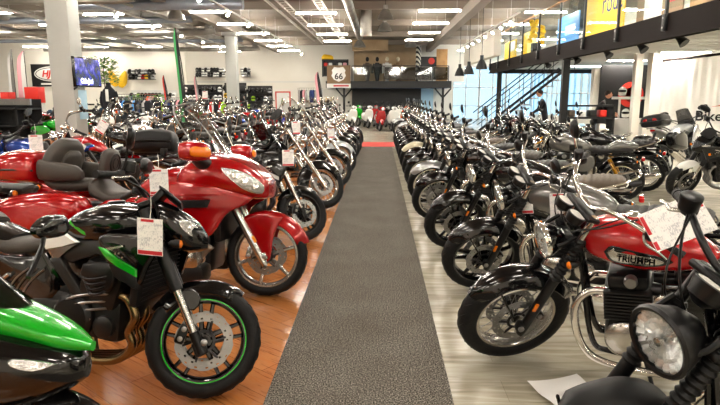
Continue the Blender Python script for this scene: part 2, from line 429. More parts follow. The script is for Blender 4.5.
def shocks(root, p, q, spring='chrome', body='black_satin', y=.15):
    for sg in (1, -1):
        a, c = Vector((p[0], sg*y, p[1])), Vector((q[0], sg*y, q[1])); d = c-a; L = d.length; u = d.normalized()
        b = B(); b.m(body).tube([tuple(a), tuple(a+d*.5)], .022, 10, 1); b.m('chrome').tube([tuple(a+d*.45), tuple(c)], .011, 8, 1)
        b.m(body).tube([tuple(a+d*.8), tuple(a+d*.9)], .03, 10, 1); b.tube([tuple(a+d*.3), tuple(a+d*.34)], .032, 10, 1)
        s = b.build('shock', None, root)
        e1 = u.orthogonal().normalized(); e2 = u.cross(e1); b = B(); N = 80
        b.tube([tuple(a+d*(.34+.47*i/N)+(e1*math.cos(i*2*PI*8/N)+e2*math.sin(i*2*PI*8/N))*.028) for i in range(N+1)], .0055, 6, 1)
        lab(b.build('spring', spring, s), spring.replace('_', ' ')+' coil spring')
def cylinder_fins(b, c, lean, n, size, h, m='black_satin', edge='polished'):
    M = Matrix.Translation(Vector(c)) @ Matrix.Rotation(lean, 4, 'Y')
    for i in range(n):
        k = B(); k.cur = 0; k.box((0, 0, h*i/n), (size[0], size[1], h/n*.42), None, .002); b.m(edge if edge and i % 1 == 0 else m).add(k.v, k.f, M)
    k = B(); k.cur = 0; k.lathe([(size[0]*.38, -.01), (size[0]*.38, h)], (0, 0, 0), (0, 0, 1), 18); b.m(m).add(k.v, k.f, M)
    k = B(); k.cur = 0; k.box((0, 0, h+.03), (size[0]*.86, size[1]*.86, .085), None, .025); b.m(m).add(k.v, k.f, M)
def mirror_y(pts, sg): return [(p[0], p[1]*sg, p[2]) for p in pts]
def plate(root, x, z, tilt=.25, tail=True, y=0):
    b = B(); b.box((x, y, z), (.006, .18, .14), (0, tilt, 0), .003); b.build('license_plate', 'plate', root)
def tail_light(root, c, size=(.05, .13, .05)):
    b = B(); b.box(c, size, None, min(size)*.3); b.build('tail_light', 'redlens', root)
def side_stand(root, x, y=.13, z=.24):
    b = B(); b.tube([(x, y, z), (x-.06, y+.1, .09), (x-.07, y+.16, .04)], .011, 8, 3); b.box((x-.07, y+.165, .036), (.07, .05, .012), None, .004); b.build('side_stand', 'black_satin', root)
def pegs(root, x, y, z, m='rubber'):
    for sg in (1, -1):
        b = B(); b.m('steel').tube([(x, sg*(y-.05), z), (x, sg*y, z)], .012, 8, 1); b.m(m).tube([(x, sg*y, z), (x, sg*(y+.09), z)], .015, 8, 1); b.build('foot_peg', None, root)

# ------------------------------------------------------------------ the kinds of motorcycle: each returns (root, x of the front axle)
def classic(o):
    g = lambda k, d: o.get(k, d)
    root = empty('motorcycle'); xf, xr, Rf, Rr = .725, -.725, g('Rf', .335), .325
    rk = R_(26); T = steer_mat(xf, Rf, rk, R_(g('steer', 16))); u = Vector((-math.sin(rk), 0, math.cos(rk)))
    tank, wh = g('tank', 'black_gloss'), g('rim', 'polished')
    tw = g('tw', .11)
    wheel(root, 'front_wheel', (xf, 0, Rf), Rf, tw, Rf-g('tyre', .085), g('wstyle', 'wire'), T, wh, (.055, -.055) if g('twin', 1) else (.055,), .15)
    wheel(root, 'rear_wheel', (xr, 0, Rr), Rr, .15, Rr-.09, g('wstyle', 'wire'), None, wh, (-.06,), .12)
    caliper(root, (xf, 0, Rf), R_(150), .125, .07, T)
    fork(root, xf, Rf, rk, .80, T, .1, g('low', 'black_satin'), g('up', 'chrome'), g('gaiter', True), refl=True, rl=.024)
    b = B(T); b.fender((xf, 0, Rf), Rf+.03, tw+.06, g('fa', 42), g('fb', 165)); 
    for sg in (1, -1): b.tube([(xf+.02, sg*.07, Rf+.02), (xf+.12, sg*.075, Rf+Rf*.92)], .006, 6, 1)
    b.build('front_fender', g('fender', 'black_gloss'), root)
    hr = g('hr', .095); headlight(root, g('lamppos', (.57, 0, .865)), hr, T, g('lamp', 'black_gloss'), g('lamprim', 'chrome'))
    for sg in (1, -1):
        b = B(T); b.tube([(.44, sg*.1, .93), (.5, sg*.1, .9), (.53, sg*.09, .885)], .012, 7, 3); b.build('headlight_bracket', g('low', 'black_satin'), root)
    for y in ((.065, -.065) if g('dials', 2) == 2 else (0.0,)): gauge(root, (.43, y, 1.045), .05 if g('dials', 2) == 2 else .062, T, 1.0, g('dialm', 'black_satin'))
    bars(root, g('bar', [(.35, 0, 1.07), (.35, .07, 1.075), (.34, .16, 1.15), (.27, .28, 1.165), (.18, .41, 1.12)]), T, g('barm', 'chrome'), mirr=g('mirr', 'round'), reservoir=g('reservoir', False), stem=g('stem', 'chrome'), mname=g('mname', 'black_satin'))
    b = B(T)
    for sg in (1, -1):
        b.tube([(.25, sg*.3, 1.15), (.36, sg*.2, 1.05), (.44, sg*.08, .95), (.36, sg*.05, .8), (.25, sg*.06, .7)], .005, 5, 5)
        b.tube([(.27, sg*.26, 1.15), (.44, sg*.16, 1.0), (.42, sg*.1, .82), (.3, sg*.07, .66)], .004, 5, 5)
    b.build('cables', 'black_satin', root)
    
    if g('fsig', 1): signals(root, [(.49, .12, .82, 1)], T, .06, 'chrome' if g('chromesig', 0) else 'black_satin')
    signals(root, [(-.9, .1, .66, -1)], None, .06)
    # tank
    tsec = [(.345, 0, .88, .03, .03, .03, 2), (.33, 0, .875, .085, .075, .085, 2.3), (.25, 0, .875, .13, .105, .12, 2.4), (.1, 0, .87, .155, .125, .14, 2.5), (-.06, 0, .855, .142, .112, .12, 2.5), (-.2, 0, .84, .105, .075, .08, 2.4), (-.27, 0, .83, .06, .035, .04, 2.1), (-.28, 0, .828, .02, .015, .015, 2)]; tsf = surf(tsec)
    b = B(); b.loft(tsec, 5, 28)
    tk = b.build('fuel_tank', tank, root)
    b = B(); b.lathe([(.034, 0), (.036, .012), (.03, .022), (.012, .025)], (.12, 0, .995), (0, 0, 1), 22); lab(b.build('filler_cap', 'chrome', tk), 'chrome filler cap')
    for sg in (1, -1):
        if g('badge', None):
            b = B(); yf = lambda x, z: sg*(tsf(x, z)+.0)
            b.m('black_gloss').panel([(.235, .845), (.2, .885), (.1, .875), (-.0, .86), (-.08, .83), (-.0, .795), (.12, .785), (.2, .79)], yf, sg*.006, 3, .92)
            b.m('polished').panel([(.22, .845), (.19, .876), (.18, .86), (.02, .85), (-.04, .828), (.0, .806), (.12, .798), (.19, .802)], lambda x, z: yf(x, z)+sg*.004, sg*.005, 3, .95)
            pv = Vector((.085, yf(.085, .826)+sg*.0105, .826)); dx = Vector((.2, yf(.185, .826)-yf(-.015, .826), 0)).normalized(); dx = dx if sg < 0 else -dx; n_ = dx.cross(Vector((0, 0, 1)))
            M = Matrix.Translation(pv) @ Matrix(((dx.x, 0, n_.x, 0), (dx.y, 0, n_.y, 0), (0, 1, 0, 0), (0, 0, 0, 1)))
            b.m('black_gloss').text(g('badge', ''), .042, M, .0012, bold=.0014)
            lab(b.build('tank_badge', None, tk), 'silver and black lettered tank badge')
        else:
            b = B(); yf = lambda x, z: sg*(tsf(x, z)-.004)
            b.panel([(.03, .88), (-.08, .88), (-.16, .85), (-.1, .79), (.02, .79)], yf, sg*.012, 3, .85); b.build('knee_pad', 'black_matte', tk)
        if g('stripe', None):
            b = B(); yf = lambda x, z: sg*(tsf(x, z)-.002)
            b.panel([(.27, .9), (.18, .915), (.1, .92), (0, .912), (-.1, .895), (-.1, .88), (0, .892), (.1, .9), (.18, .895), (.27, .88)], yf, sg*.006, 0, .97); b.build('tank_stripe', g('stripe', 'white'), tk)
    # seat
    if g('seat', 'bench') == 'bench':
        secs = []; N = 22; X0 = -.24
        for i in range(N+1):
            t = i/N; x = -.24-.62*t; rib = (.006 if i % 2 else -.004) if .1 < t < .92 and g('ribbed', True) else 0
            hump = .03*max(0, math.sin((t-.35)*PI/.6)) if t > .35 else 0
            secs.append((x, 0, .775+.035*max(0, t-.3)+hump*.6, (.10+.045*min(1, t*2.2))*(1 if t < .93 else .8), (.062+rib)*(1 if .03 < t < .97 else .5), .035*(1 if .03 < t < .97 else .4), 3.2))
        b = B(); b.loft(secs, 2, 24); st = b.build('seat', g('seatm', 'leather'), root)
        b = B(); b.tube([(-.22, .115, .76), (-.5, .15, .775), (-.8, .14, .8), (-.87, .06, .8), (-.87, -.06, .8), (-.8, -.14, .8), (-.5, -.15, .775), (-.22, -.115, .76)], .006, 6, 4); b.build('seat_piping', g('piping', 'black_satin'), st)
        if g('strap', False):
            b = B(); b.box((-.56, 0, .845), (.035, .29, .012), None, .004)
            for sg in (1, -1): b.box((-.56, sg*.148, .81), (.035, .012, .08), None, .004)
            lab(b.build('seat_strap', 'dial', st), 'pale strap across the seat')
    else:
        b = B(); b.loft([(-.2, 0, .72, .07, .03, .02, 2.5), (-.3, 0, .7, .12, .035, .03, 2.6), (-.48, 0, .69, .15, .04, .035, 2.6), (-.56, 0, .72, .12, .05, .03, 2.4), (-.6, 0, .74, .05, .03, .02, 2)], 5, 24); b.build('seat', g('seatm', 'leather'), root)
    if g('grab', False):
        b = B(); b.tube([(-.55, .16, .76), (-.8, .16, .84), (-.95, .1, .9), (-.97, 0, .91), (-.95, -.1, .9), (-.8, -.16, .84), (-.55, -.16, .76)], .011, 8, 5); b.build('grab_rail', 'chrome', root)
    if g('cowl', False):
        b = B(); b.loft([(-.52, 0, .82, .13, .05, .04, 2.6), (-.62, 0, .86, .14, .07, .05, 2.4), (-.78, 0, .87, .12, .06, .05, 2.3), (-.92, 0, .85, .06, .03, .03, 2)], 4, 20); b.build('seat_cowl', tank, root)
    # engine
    em = g('engine', 'black_satin'); b = B()
    b.m(em).box((-.02, 0, .35), (.46, .25, .2), None, .05); b.box((.02, 0, .44), (.34, .22, .1), None, .03)
    cylinder_fins(b, (.1, 0, .47), .08, 9, (.23, .29), .17, em, g('fin', 'darksteel'))
    b.m(g('cover', 'polished'))
    for sg in (1, -1):
        b.lathe([(.105, 0), (.105, .03), (.085, .048), (.03, .055)], (.1, sg*.12, .35), (0, sg, 0), 26)
        b.lathe([(.075, 0), (.075, .03), (.06, .042), (.02, .046)], (-.1, sg*.12, .37), (0, sg, 0), 24)
        for k in range(5): b.lathe([(.007, 0), (.007, .006)], (.1+.092*math.cos(k*1.26), sg*.155, .35+.092*math.sin(k*1.26)), (0, sg, 0), 8)
        b.m('steel').lathe([(.03, 0), (.034, .03), (.028, .05)], (.1, sg*.125, .7), (0, sg, 0), 16); b.m(g('cover', 'polished'))
    en = b.build('engine', None, root)
    for sg in (1, -1):
        b = B(); b.m('darksteel').tube([(.0, sg*.06, .63), (-.12, sg*.08, .63)], .035, 12, 1); b.m('black_satin').tube([(-.1, sg*.08, .63), (-.2, sg*.08, .63)], .045, 12, 1); b.build('carburettor', None, en)
        b = B(); b.lathe([(.05, 0), (.05, .02), (.03, .03)], (-.06, sg*.14, .6), (0, sg, 0), 20); b.build('throttle_cover', 'polished', en)
    for sg in (1, -1):
        b = B(); em2 = g('exh', 'chrome')
        b.m(em2).tube([(.18, sg*.09, .6), (.3, sg*.1, .585), (.365, sg*.12, .47), (.31, sg*.15, .27), (.16, sg*.17, .2), (-.2, sg*.18, .205)], .021, 12, 6)
        up = g('pipe_up', .05)
        b.tube([(-.18, sg*.185, .21), (-.28, sg*.2, .23), (-.85, sg*.215, .25+up*1.6), (-1.0, sg*.218, .26+up*2)], [.024, .046, .052, .036], 16, 5)
        b.m('black_matte').tube([(-.99, sg*.218, .26+up*1.95), (-1.01, sg*.218, .26+up*2.02)], .024, 12, 1)
        b.build('exhaust', None, root)
    b = B()
    for sg in (1, -1):
        b.tube([(.37, sg*.03, .85), (.33, sg*.05, .6), (.27, sg*.08, .28), (.15, sg*.1, .235), (-.25, sg*.12, .24), (-.33, sg*.12, .36), (-.36, sg*.12, .72), (-.6, sg*.13, .74), (-.92, sg*.1, .74)], .016, 8, 5)
    b.tube([(.38, 0, .96), (.34, 0, .78)], .034, 12, 1); b.tube([(.36, 0, .84), (-.36, 0, .76)], .024, 8, 1)
    b.build('frame', 'black_gloss', root)
    for sg in (1, -1):
        b = B(); b.panel([(-.04, .7), (-.3, .72), (-.33, .55), (-.2, .46), (-.05, .52)], sg*.125, sg*.03, 4, .8); b.build('side_cover', g('side', tank), root)
    b = B()
    for sg in (1, -1): b.tube([(-.27, sg*.1, .34), (-.5, sg*.115, .33), (-.75, sg*.115, .325)], .022, 8, 2)
    b.build('swingarm', 'black_satin', root)
    shocks(root, (-.7, .36), (-.52, .72), g('spring', 'chrome'), g('shockm', 'black_satin'))
    b = B(); b.fender((xr, 0, Rr), Rr+.045, .2, 25, 172 if not g('cowl', False) else 130); b.build('rear_fender', g('rfender', g('fender', 'black_gloss')), root)
    tail_light(root, (-1.0, 0, .67)); plate(root, -1.09, .54)
    side_stand(root, .0); pegs(root, -.1, .2, .31)
    if g('bags', False):
        for sg in (1, -1):
            b = B(); b.box((-.72, sg*.28, .58), (.4, .15, .3), None, .05); b.build('saddlebag', 'leather', root)
    return root, xf

def cruiser(o):
    g = lambda k, d: o.get(k, d)
    root = empty('motorcycle'); xf, xr, Rf, Rr = .84, -.80, g('Rf', .34), .33
    rk = R_(33); T = steer_mat(xf, Rf, rk, R_(g('steer', 12)))
    tank = g('tank', 'black_gloss'); tw = g('tw', .125)
    wheel(root, 'front_wheel', (xf, 0, Rf), Rf, tw, Rf-.1, g('wstyle', 'wire'), T, g('rim', 'chrome'), (.06, -.06), .15, seg=40)
    wheel(root, 'rear_wheel', (xr, 0, Rr), Rr, .17, Rr-.11, g('wstyle', 'wire'), None, g('rim', 'chrome'), (-.07,), .14, seg=40)
    fork(root, xf, Rf, rk, .92, T, .115, g('low', 'chrome'), 'chrome', refl=False, rl=.027)
    caliper(root, (xf, 0, Rf), R_(150), .125, .075, T, 'chrome')
    b = B(T); b.fender((xf, 0, Rf), Rf+.035, tw+.08, 20, 190, drop=.7); b.build('front_fender', g('fender', tank), root)
    headlight(root, (.56, 0, .98), .1, T, 'chrome', 'chrome')
    for sg in (1, -1):
        b = B(T); b.lathe([(.012, -.07), (.045, -.04), (.05, 0), (.045, .012), (.01, .018)], (.55, sg*.19, .93), (1, 0, 0), 18); b.tube([(.53, 0, .88), (.53, sg*.19, .9)], .01, 6, 1); b.build('spotlight', 'chrome', root)
    gauge(root, (.36, 0, 1.13), .05, T, 1.0, 'chrome')
    bars(root, g('bar', [(.32, 0, 1.15), (.31, .1, 1.2), (.25, .24, 1.25), (.08, .36, 1.2), (-.04, .42, 1.15)]), T, 'chrome', .013, 'chrome', stem='chrome', mname='chrome', mz=.14, mx=.06)
    b = B(T)
    for sg in (1, -1): b.tube([(.1, sg*.34, 1.2), (.3, sg*.22, 1.2), (.4, sg*.1, 1.0), (.3, sg*.07, .8)], .006, 5, 5)
    b.build('cables', 'black_satin', root)
    signals(root, [(.5, .14, .84, 1)], T, .07, 'chrome', 'amber', .03); signals(root, [(-.98, .12, .66, -1)], None, .06, 'chrome', 'amber', .03)
    if g('screen', 1):
        b = B(T); vs = []; N, K = 14, 10; H = g('sh', .56)
        for j in range(K+1):
            t = j/K; wv = (.24+.05*math.sin(PI*min(1, t*1.2)))*(1 if t < .75 else math.sqrt(max(.02, 1-((t-.75)/.27)**2*.75)))
            for i in range(N+1):
                q = -1+2*i/N; vs.append((.55-.42*t*H/.56-.13*q*q, wv*q*1.05, .98+H*t-.02*q*q))
        o0 = len(vs); vs += [(x-.005, y, z) for x, y, z in vs]
        fs = [(j*(N+1)+i, j*(N+1)+i+1, (j+1)*(N+1)+i+1, (j+1)*(N+1)+i) for j in range(K) for i in range(N)]
        fs += [tuple(o0+i for i in f[::-1]) for f in fs]
        b.m('screen_clear').add(vs, fs)
        ed = [vs[i] for i in range(N+1)]; b.m('chrome').tube(ed, .006, 6, 1)
        rim = [vs[j*(N+1)] for j in range(K+1)]+[vs[K*(N+1)+i] for i in range(1, N)]+[vs[j*(N+1)+N] for j in range(K, -1, -1)]; b.tube(rim, .005, 6, 1)
        for sg in (1, -1): b.tube([(.52, sg*.12, .84), (.5, sg*.17, 1.05), (.35, sg*.2, 1.3)], .007, 6, 3)
        b.build('windscreen', None, root)
    b = B(); b.loft([(.3, 0, .9, .03, .03, .03, 2), (.28, 0, .89, .09, .07, .06, 2.2), (.15, 0, .88, .16, .1, .1, 2.3), (-.02, 0, .86, .18, .105, .1, 2.3), (-.2, 0, .81, .13, .08, .07, 2.2), (-.32, 0, .75, .06, .04, .03, 2), (-.34, 0, .74, .02, .015, .015, 2)], 5, 26)
    tk = b.build('fuel_tank', tank, root)
    b = B(); b.m('chrome').box((.05, 0, .965), (.3, .08, .02), (0, .1, 0), .008).lathe([(.04, 0), (.042, .01), (.03, .016)], (.08, 0, .972), (0, 0, 1), 20); b.build('tank_console', None, tk)
    if g('stripe', None):
        for sg in (1, -1):
            b = B(); b.panel([(.22, .92), (.02, .935), (-.2, .86), (-.2, .84), (.02, .9), (.22, .88)], lambda x, z: sg*(.165-max(0, x-.05)*.35-max(0, -.05-x)*.3), sg*.016, 0, .96); b.build('tank_stripe', g('stripe', 'silver'), tk)
    b = B(); b.loft([(-.26, 0, .73, .08, .04, .03, 2.5), (-.36, 0, .71, .14, .045, .05, 2.6), (-.52, 0, .69, .18, .05, .05, 2.6), (-.64, 0, .73, .17, .07, .06, 2.5), (-.67, 0, .76, .14, .06, .06, 2.4)], 5, 24)
    st = b.build('seat', g('seatm', 'leather'), root)
    b = B(); b.loft([(-.64, 0, .77, .1, .04, .04, 2.5), (-.72, 0, .77, .13, .05, .04, 2.6), (-.92, 0, .76, .12, .045, .04, 2.6), (-.98, 0, .75, .07, .03, .03, 2.2)], 4, 22); b.build('pillion_seat', g('seatm', 'leather'), root)
    if g('sissy', 1):
        b = B(); b.m('chrome')
        b.tube([(-.85, .13, .68), (-.95, .13, .9), (-1.0, .1, 1.1), (-1.01, 0, 1.13), (-1.0, -.1, 1.1), (-.95, -.13, .9), (-.85, -.13, .68)], .011, 8, 4)
        b.m(g('seatm', 'leather')).loft([(0, 0, 0, .1, .015, .015, 3), (.03, 0, 0, .12, .035, .03, 3), (.17, 0, 0, .11, .035, .03, 3), (.2, 0, 0, .08, .015, .015, 3)], 3, 18, Matrix.Translation((-.97, 0, .9)) @ Matrix.Rotation(-PI/2+.2, 4, 'Y'))
        b.build('backrest', None, root)
    b = B(); em = g('engine', 'darksteel'); b.m(em).box((-.08, 0, .33), (.5, .26, .22), None, .06)
    for lean, x in ((.42, .1), (-.36, -.12)): cylinder_fins(b, (x, 0, .42), lean, 9, (.19, .2), .2, em, 'polished')
    b.m('chrome')
    for sg in (1, -1):
        b.lathe([(.13, 0), (.13, .03), (.1, .055), (.03, .06)], (-.1, sg*.125, .35), (0, sg, 0), 26); b.lathe([(.07, 0), (.07, .04), (.04, .05)], (.12, sg*.12, .3), (0, sg, 0), 20)
    b.lathe([(.1, 0), (.1, .06), (.08, .075), (.02, .08)], (0, -.14, .62), (0, -1, 0), 24)
    b.build('engine', None, root)
    for k, sg in ((0, -1), (1, -1)) if not g('dual', 0) else ((0, 1), (0, -1)):
        b = B(); x0 = .18 if not k else -.2
        b.m('chrome').tube([(x0, sg*.1, .6), (x0+.1*(1-k*2), sg*.19, .55), (x0+.02, sg*.21, .38-.04*k), (x0-.25, sg*.21, .25+.1*k), (-.55, sg*.22, .24+.1*k)], .023, 10, 6)
        b.tube([(-.5, sg*.22, .24+.1*k), (-.58, sg*.225, .24+.1*k), (-1.1, sg*.23, .26+.12*k), (-1.16, sg*.23, .26+.12*k)], [.025, .048, .052, .04], 14, 4); b.build('exhaust', None, root)
    b = B()
    for sg in (1, -1): b.tube([(.32, sg*.03, .9), (.36, sg*.05, .6), (.3, sg*.1, .25), (.1, sg*.13, .2), (-.35, sg*.14, .22), (-.45, sg*.13, .5), (-.6, sg*.12, .66), (-.95, sg*.12, .66)], .018, 8, 5)
    b.tube([(.35, 0, 1.04), (.31, 0, .84)], .036, 12, 1); b.tube([(.32, 0, .88), (-.45, 0, .62)], .024, 8, 1); b.build('frame', 'black_gloss', root)
    b = B()
    for sg in (1, -1): b.tube([(-.4, sg*.12, .34), (-.82, sg*.13, .33)], .024, 8, 1)
    b.build('swingarm', 'black_satin', root)
    b = B(); b.fender((xr, 0, Rr), Rr+.045, .25, 30, 185, drop=.7); b.build('rear_fender', g('fender', tank), root)
    shocks(root, (-.72, .36), (-.58, .62), 'chrome', 'chrome', .15)
    for sg in (1, -1):
        b = B(); b.panel([(-.2, .6), (-.42, .62), (-.45, .46), (-.25, .44)], sg*.13, sg*.03, 4, .8); b.build('side_cover', tank, root)
        b = B(); b.box((.2, sg*.27, .25), (.3, .1, .02), (0, -.1, 0), .008); b.build('floorboard', 'rubber', root)
        if g('bags', 1):
            b = B(); b.m(g('bagm', 'leather')).box((-.82, sg*.29, .53), (.46, .16, .3), None, .06); b.box((-.82, sg*.295, .67), (.47, .18, .07), None, .03)
            b.m('chrome')
            for x in (-.72, -.92): b.box((x, sg*.385, .58), (.03, .01, .05), None, .003)
            b.build('saddlebag', None, root)
    tail_light(root, (-1.12, 0, .63), (.06, .1, .07)); plate(root, -1.19, .5); side_stand(root, .05)
    if g('bar_guard', 1):
        b = B(); b.tube([(.36, 0, .62), (.38, .2, .6), (.36, .33, .45), (.32, .28, .28), (.28, .1, .24)], .014, 8, 4); b.tube([(.36, 0, .62), (.38, -.2, .6), (.36, -.33, .45), (.32, -.28, .28), (.28, -.1, .24)], .014, 8, 4); b.build('engine_guard', 'chrome', root)
    return root, xf

def naked(o):
    g = lambda k, d: o.get(k, d)
    root = empty('motorcycle'); xf, xr, R = .72, -.72, .30
    rk = R_(24.5); T = steer_mat(xf, R, rk, R_(g('steer', 8)))
    body, acc = g('body', 'black_gloss'), g('acc', 'green')
    wheel(root, 'front_wheel', (xf, 0, R), R, .125, R-.083, 'ten', T, g('rim', 'black_gloss'), (.065, -.065), .152, g('rimstripe', None), seg=56)
    wheel(root, 'rear_wheel', (xr, 0, R+.01), R+.01, .18, R-.08, 'ten', None, g('rim', 'black_gloss'), (-.08,), .12, g('rimstripe', None))
    for sg in (1, -1): caliper(root, (xf, 0, R), R_(160), .12, sg*.085, T)
    fork(root, xf, R, rk, .80, T, .105, g('forklow', 'black_satin'), g('forkup', 'polished'), usd=True, rl=.024)
    b = B(T); b.fender((xf, 0, R), R+.025, .165, 52, 150, drop=.45)
    for sg in (1, -1): b.panel([(xf-.17, .54), (xf-.08, .585), (xf-.03, .52), (xf-.06, .46), (xf-.14, .48)], sg*.08, sg*.008, 2, .85)
    b.build('front_fender', g('fender', 'black_gloss'), root)
    # headlight cowl
    b = B(T)
    b.m(body).loft([(.71, 0, .83, .03, .03, .04, 2), (.66, 0, .86, .08, .07, .09, 2.4), (.59, 0, .89, .12, .09, .12, 2.5), (.51, 0, .93, .13, .09, .12, 2.5), (.44, 0, .96, .11, .08, .08, 2.4), (.42, 0, .97, .06, .04, .04, 2)], 5, 26)
    b.m('plastic').loft([(.56, 0, 1.02, .1, .015, .02, 2.5), (.49, 0, 1.07, .11, .02, .02, 2.5), (.44, 0, 1.11, .08, .012, .012, 2.4)], 4, 18)
    h = b.build('headlight_cowl', None, root)
    for sg in (1, -1):
        b = B(T); b.panel([(.68, .865), (.63, .92), (.56, .93), (.575, .88), (.64, .84)], lambda x, z: sg*(.035+(.695-x)*.8), sg*.012, 3, .85)
        lab(b.build('headlight', 'lens_panel', h), 'clear headlight lens')
    b = B(T); b.box((.44, 0, 1.06), (.04, .17, .09), (0, .7, 0), .015); b.build('gauge', 'black_satin', root)
    bars(root, [(.36, 0, 1.07), (.355, .08, 1.075), (.32, .2, 1.12), (.27, .3, 1.12), (.2, .41, 1.10)], T, 'black_satin', .012, 'polished', 'angular', .17, .03, .066, reservoir=True)
    b = B(T)
    for sg in (1, -1): b.tube([(.26, sg*.28, 1.12), (.4, sg*.18, 1.05), (.45, sg*.1, .9), (.34, sg*.07, .75)], .006, 5, 5)
    b.build('cables', 'black_satin', root)
    signals(root, [(.56, .1, .80, 1)], T, .09, 'black_satin', g('sig', 'amber')); signals(root, [(-.95, .06, .72, -1)], None, .08)
    # tank
    tsec = [(.44, 0, .93, .05, .03, .05, 2.2), (.41, 0, .93, .1, .055, .1, 2.4), (.33, 0, .93, .165, .08, .13, 2.6), (.2, 0, .925, .185, .095, .14, 2.6), (.06, 0, .895, .17, .09, .12, 2.6), (-.06, 0, .85, .135, .07, .09, 2.5), (-.15, 0, .81, .1, .035, .05, 2.4), (-.19, 0, .795, .06, .02, .02, 2.2)]; tsf = surf(tsec)
    b = B(); b.loft(tsec, 5, 28)
    tk = b.build('fuel_tank', body, root)
    b = B(); b.lathe([(.045, 0), (.047, .008), (.035, .014)], (.2, 0, 1.017), (-.1, 0, 1), 22); b.build('filler_cap', 'black_satin', tk)
    for sg in (1, -1):
        b = B(); yf = lambda x, z: sg*(.2-max(0, x-.45)*.25)
        b.m(body).panel([(.60, .86), (.42, .885), (.26, .87), (.27, .80), (.30, .745), (.37, .67), (.47, .615), (.52, .72)], yf, sg*.03, 3, .88)
        b.m('plastic').panel([(.31, .74), (.40, .715), (.475, .68), (.475, .605), (.42, .635), (.35, .665)], lambda x, z: yf(x, z)+sg*.004, sg*.03, 2, .85)
        sh = b.build('radiator_shroud', None, root)
        b = B(); b.m('polished').panel([(.30, .81), (.40, .83), (.405, .822), (.31, .795)], lambda x, z: yf(x, z)+sg*.028, sg*.004, 0, .9)
        for k in range(5): b.lathe([(.006, 0), (.006, .005)], (.32+.02*k, yf(.3, .8)+sg*.028, .80-.008*k+.012*(k % 2)), (0, sg, 0), 8)
        b.build('trim_bolts', None, sh)
        if acc:
            b = B(); b.panel([(.262, .815), (.30, .765), (.36, .725), (.478, .672), (.478, .71), (.37, .765), (.31, .805)], lambda x, z: yf(x, z)+sg*.03, sg*.008, 0, .93); lab(b.build('accent_stripe', acc, sh), acc.replace('_', ' ')+' accent stripe')
            b = B(); b.panel([(.03, .93), (.13, .882), (.235, .812), (.225, .802), (.12, .868), (.02, .918)], lambda x, z: sg*(tsf(x, z)-.001), sg*.006, 0, .93); lab(b.build('accent_stripe', acc, tk), acc.replace('_', ' ')+' accent stripe')
        b = B(); b.m(g('panel', 'white')).panel([(-.05, .885), (-.135, .80), (-.115, .765), (.0, .79), (.105, .82), (.02, .86)], lambda x, z: sg*(.15+max(0, .1+x)*.1), sg*.022, 0, .9)
        b.m(g('panel2', 'grey_paint')).panel([(-.115, .765), (.0, .79), (.1, .816), (.02, .765), (-.06, .70)], lambda x, z: sg*(.148+max(0, .1+x)*.08), sg*.018, 0, .9)
        b.build('side_cover', None, root)
        b = B(); b.panel([(-.09, .72), (-.02, .735), (.04, .66), (.15, .51), (.10, .48), (.02, .58)], sg*.15, sg*.03, 2, .8); b.panel([(.42, .84), (.46, .76), (.2, .76), (.02, .70), (-.04, .75), (.1, .83)], sg*.13, sg*.03, 2, .85); b.panel([(.12, .52), (.14, .46), (-.1, .34), (-.26, .33), (-.3, .42), (-.2, .5), (-.05, .5)], sg*.14, sg*.03, 2, .85); b.build('frame_spar', g('frame', 'gunmetal'), root)
        b = B(); b.m('black_gloss').panel([(-.12, .745), (-.3, .715), (-.52, .73), (-.66, .78), (-.6, .70), (-.42, .56), (-.2, .47), (-.08, .5), (-.05, .62)], sg*.135, sg*.03, 2, .88)
        b.m('steel')
        for k in range(3): b.tube([(-.12-.05*k, sg*.172, .66-.0*k), (-.2-.05*k, sg*.174, .6), (-.26-.05*k, sg*.17, .53)], .005, 5, 2)
        b.build('rear_side_cover', None, root)
        # ribbed cover beside the cylinder head
        b = B(); yr = sg*.19
        b.m('black_satin').panel([(.15, .715), (.31, .735), (.34, .65), (.29, .575), (.14, .64)], yr, sg*.03, 2, .86)
        b.m('darksteel')
        for k in range(4): b.tube([(.135+.012*k, yr+sg*.012, .665-.026*k), (.18+.01*k, yr+sg*.034, .640-.026*k), (.27, yr+sg*.034, .652-.026*k), (.325-.012*k, yr+sg*.012, .672-.026*k)], .0075, 6, 4)
        b.build('ribbed_cover', None, root)
    b = B(); b.loft([(-.14, 0, .785, .09, .04, .04, 2.6), (-.24, 0, .77, .13, .045, .05, 2.8), (-.42, 0, .755, .15, .05, .05, 2.8), (-.6, 0, .83, .13, .045, .05, 2.6), (-.66, 0, .86, .11, .03, .05, 2.5)], 5, 24); st = b.build('seat', 'leather_grey', root)
    b = B(); b.loft([(-.6, 0, .87, .1, .03, .03, 2.6), (-.68, 0, .90, .12, .035, .03, 2.6), (-.88, 0, .95, .1, .03, .03, 2.6), (-.92, 0, .955, .05, .015, .015, 2.2)], 4, 22); b.build('pillion_seat', 'leather_grey', root)
    b = B(); b.loft([(-.4, 0, .76, .13, .06, .05, 2.4), (-.6, 0, .82, .14, .06, .06, 2.4), (-.8, 0, .89, .12, .05, .06, 2.4), (-.96, 0, .94, .07, .03, .04, 2.2), (-1.0, 0, .95, .03, .01, .015, 2)], 5, 22); b.build('tail', g('tailm', body), root)
    tail_light(root, (-.98, 0, .925), (.05, .09, .035))
    b = B(); b.tube([(-.9, 0, .88), (-1.0, 0, .74), (-1.06, 0, .6)], [.03, .022, .02], 8, 4); b.build('plate_bracket', 'black_satin', root); plate(root, -1.08, .56, .35)
    # engine
    b = B(); em = 'gunmetal'
    b.m(em).box((.1, 0, .42), (.46, .32, .24), (0, .1, 0), .05); b.box((.22, 0, .6), (.24, .36, .22), (0, .35, 0), .03); b.box((.2, 0, .76), (.3, .24, .1), (0, .1, 0), .025)
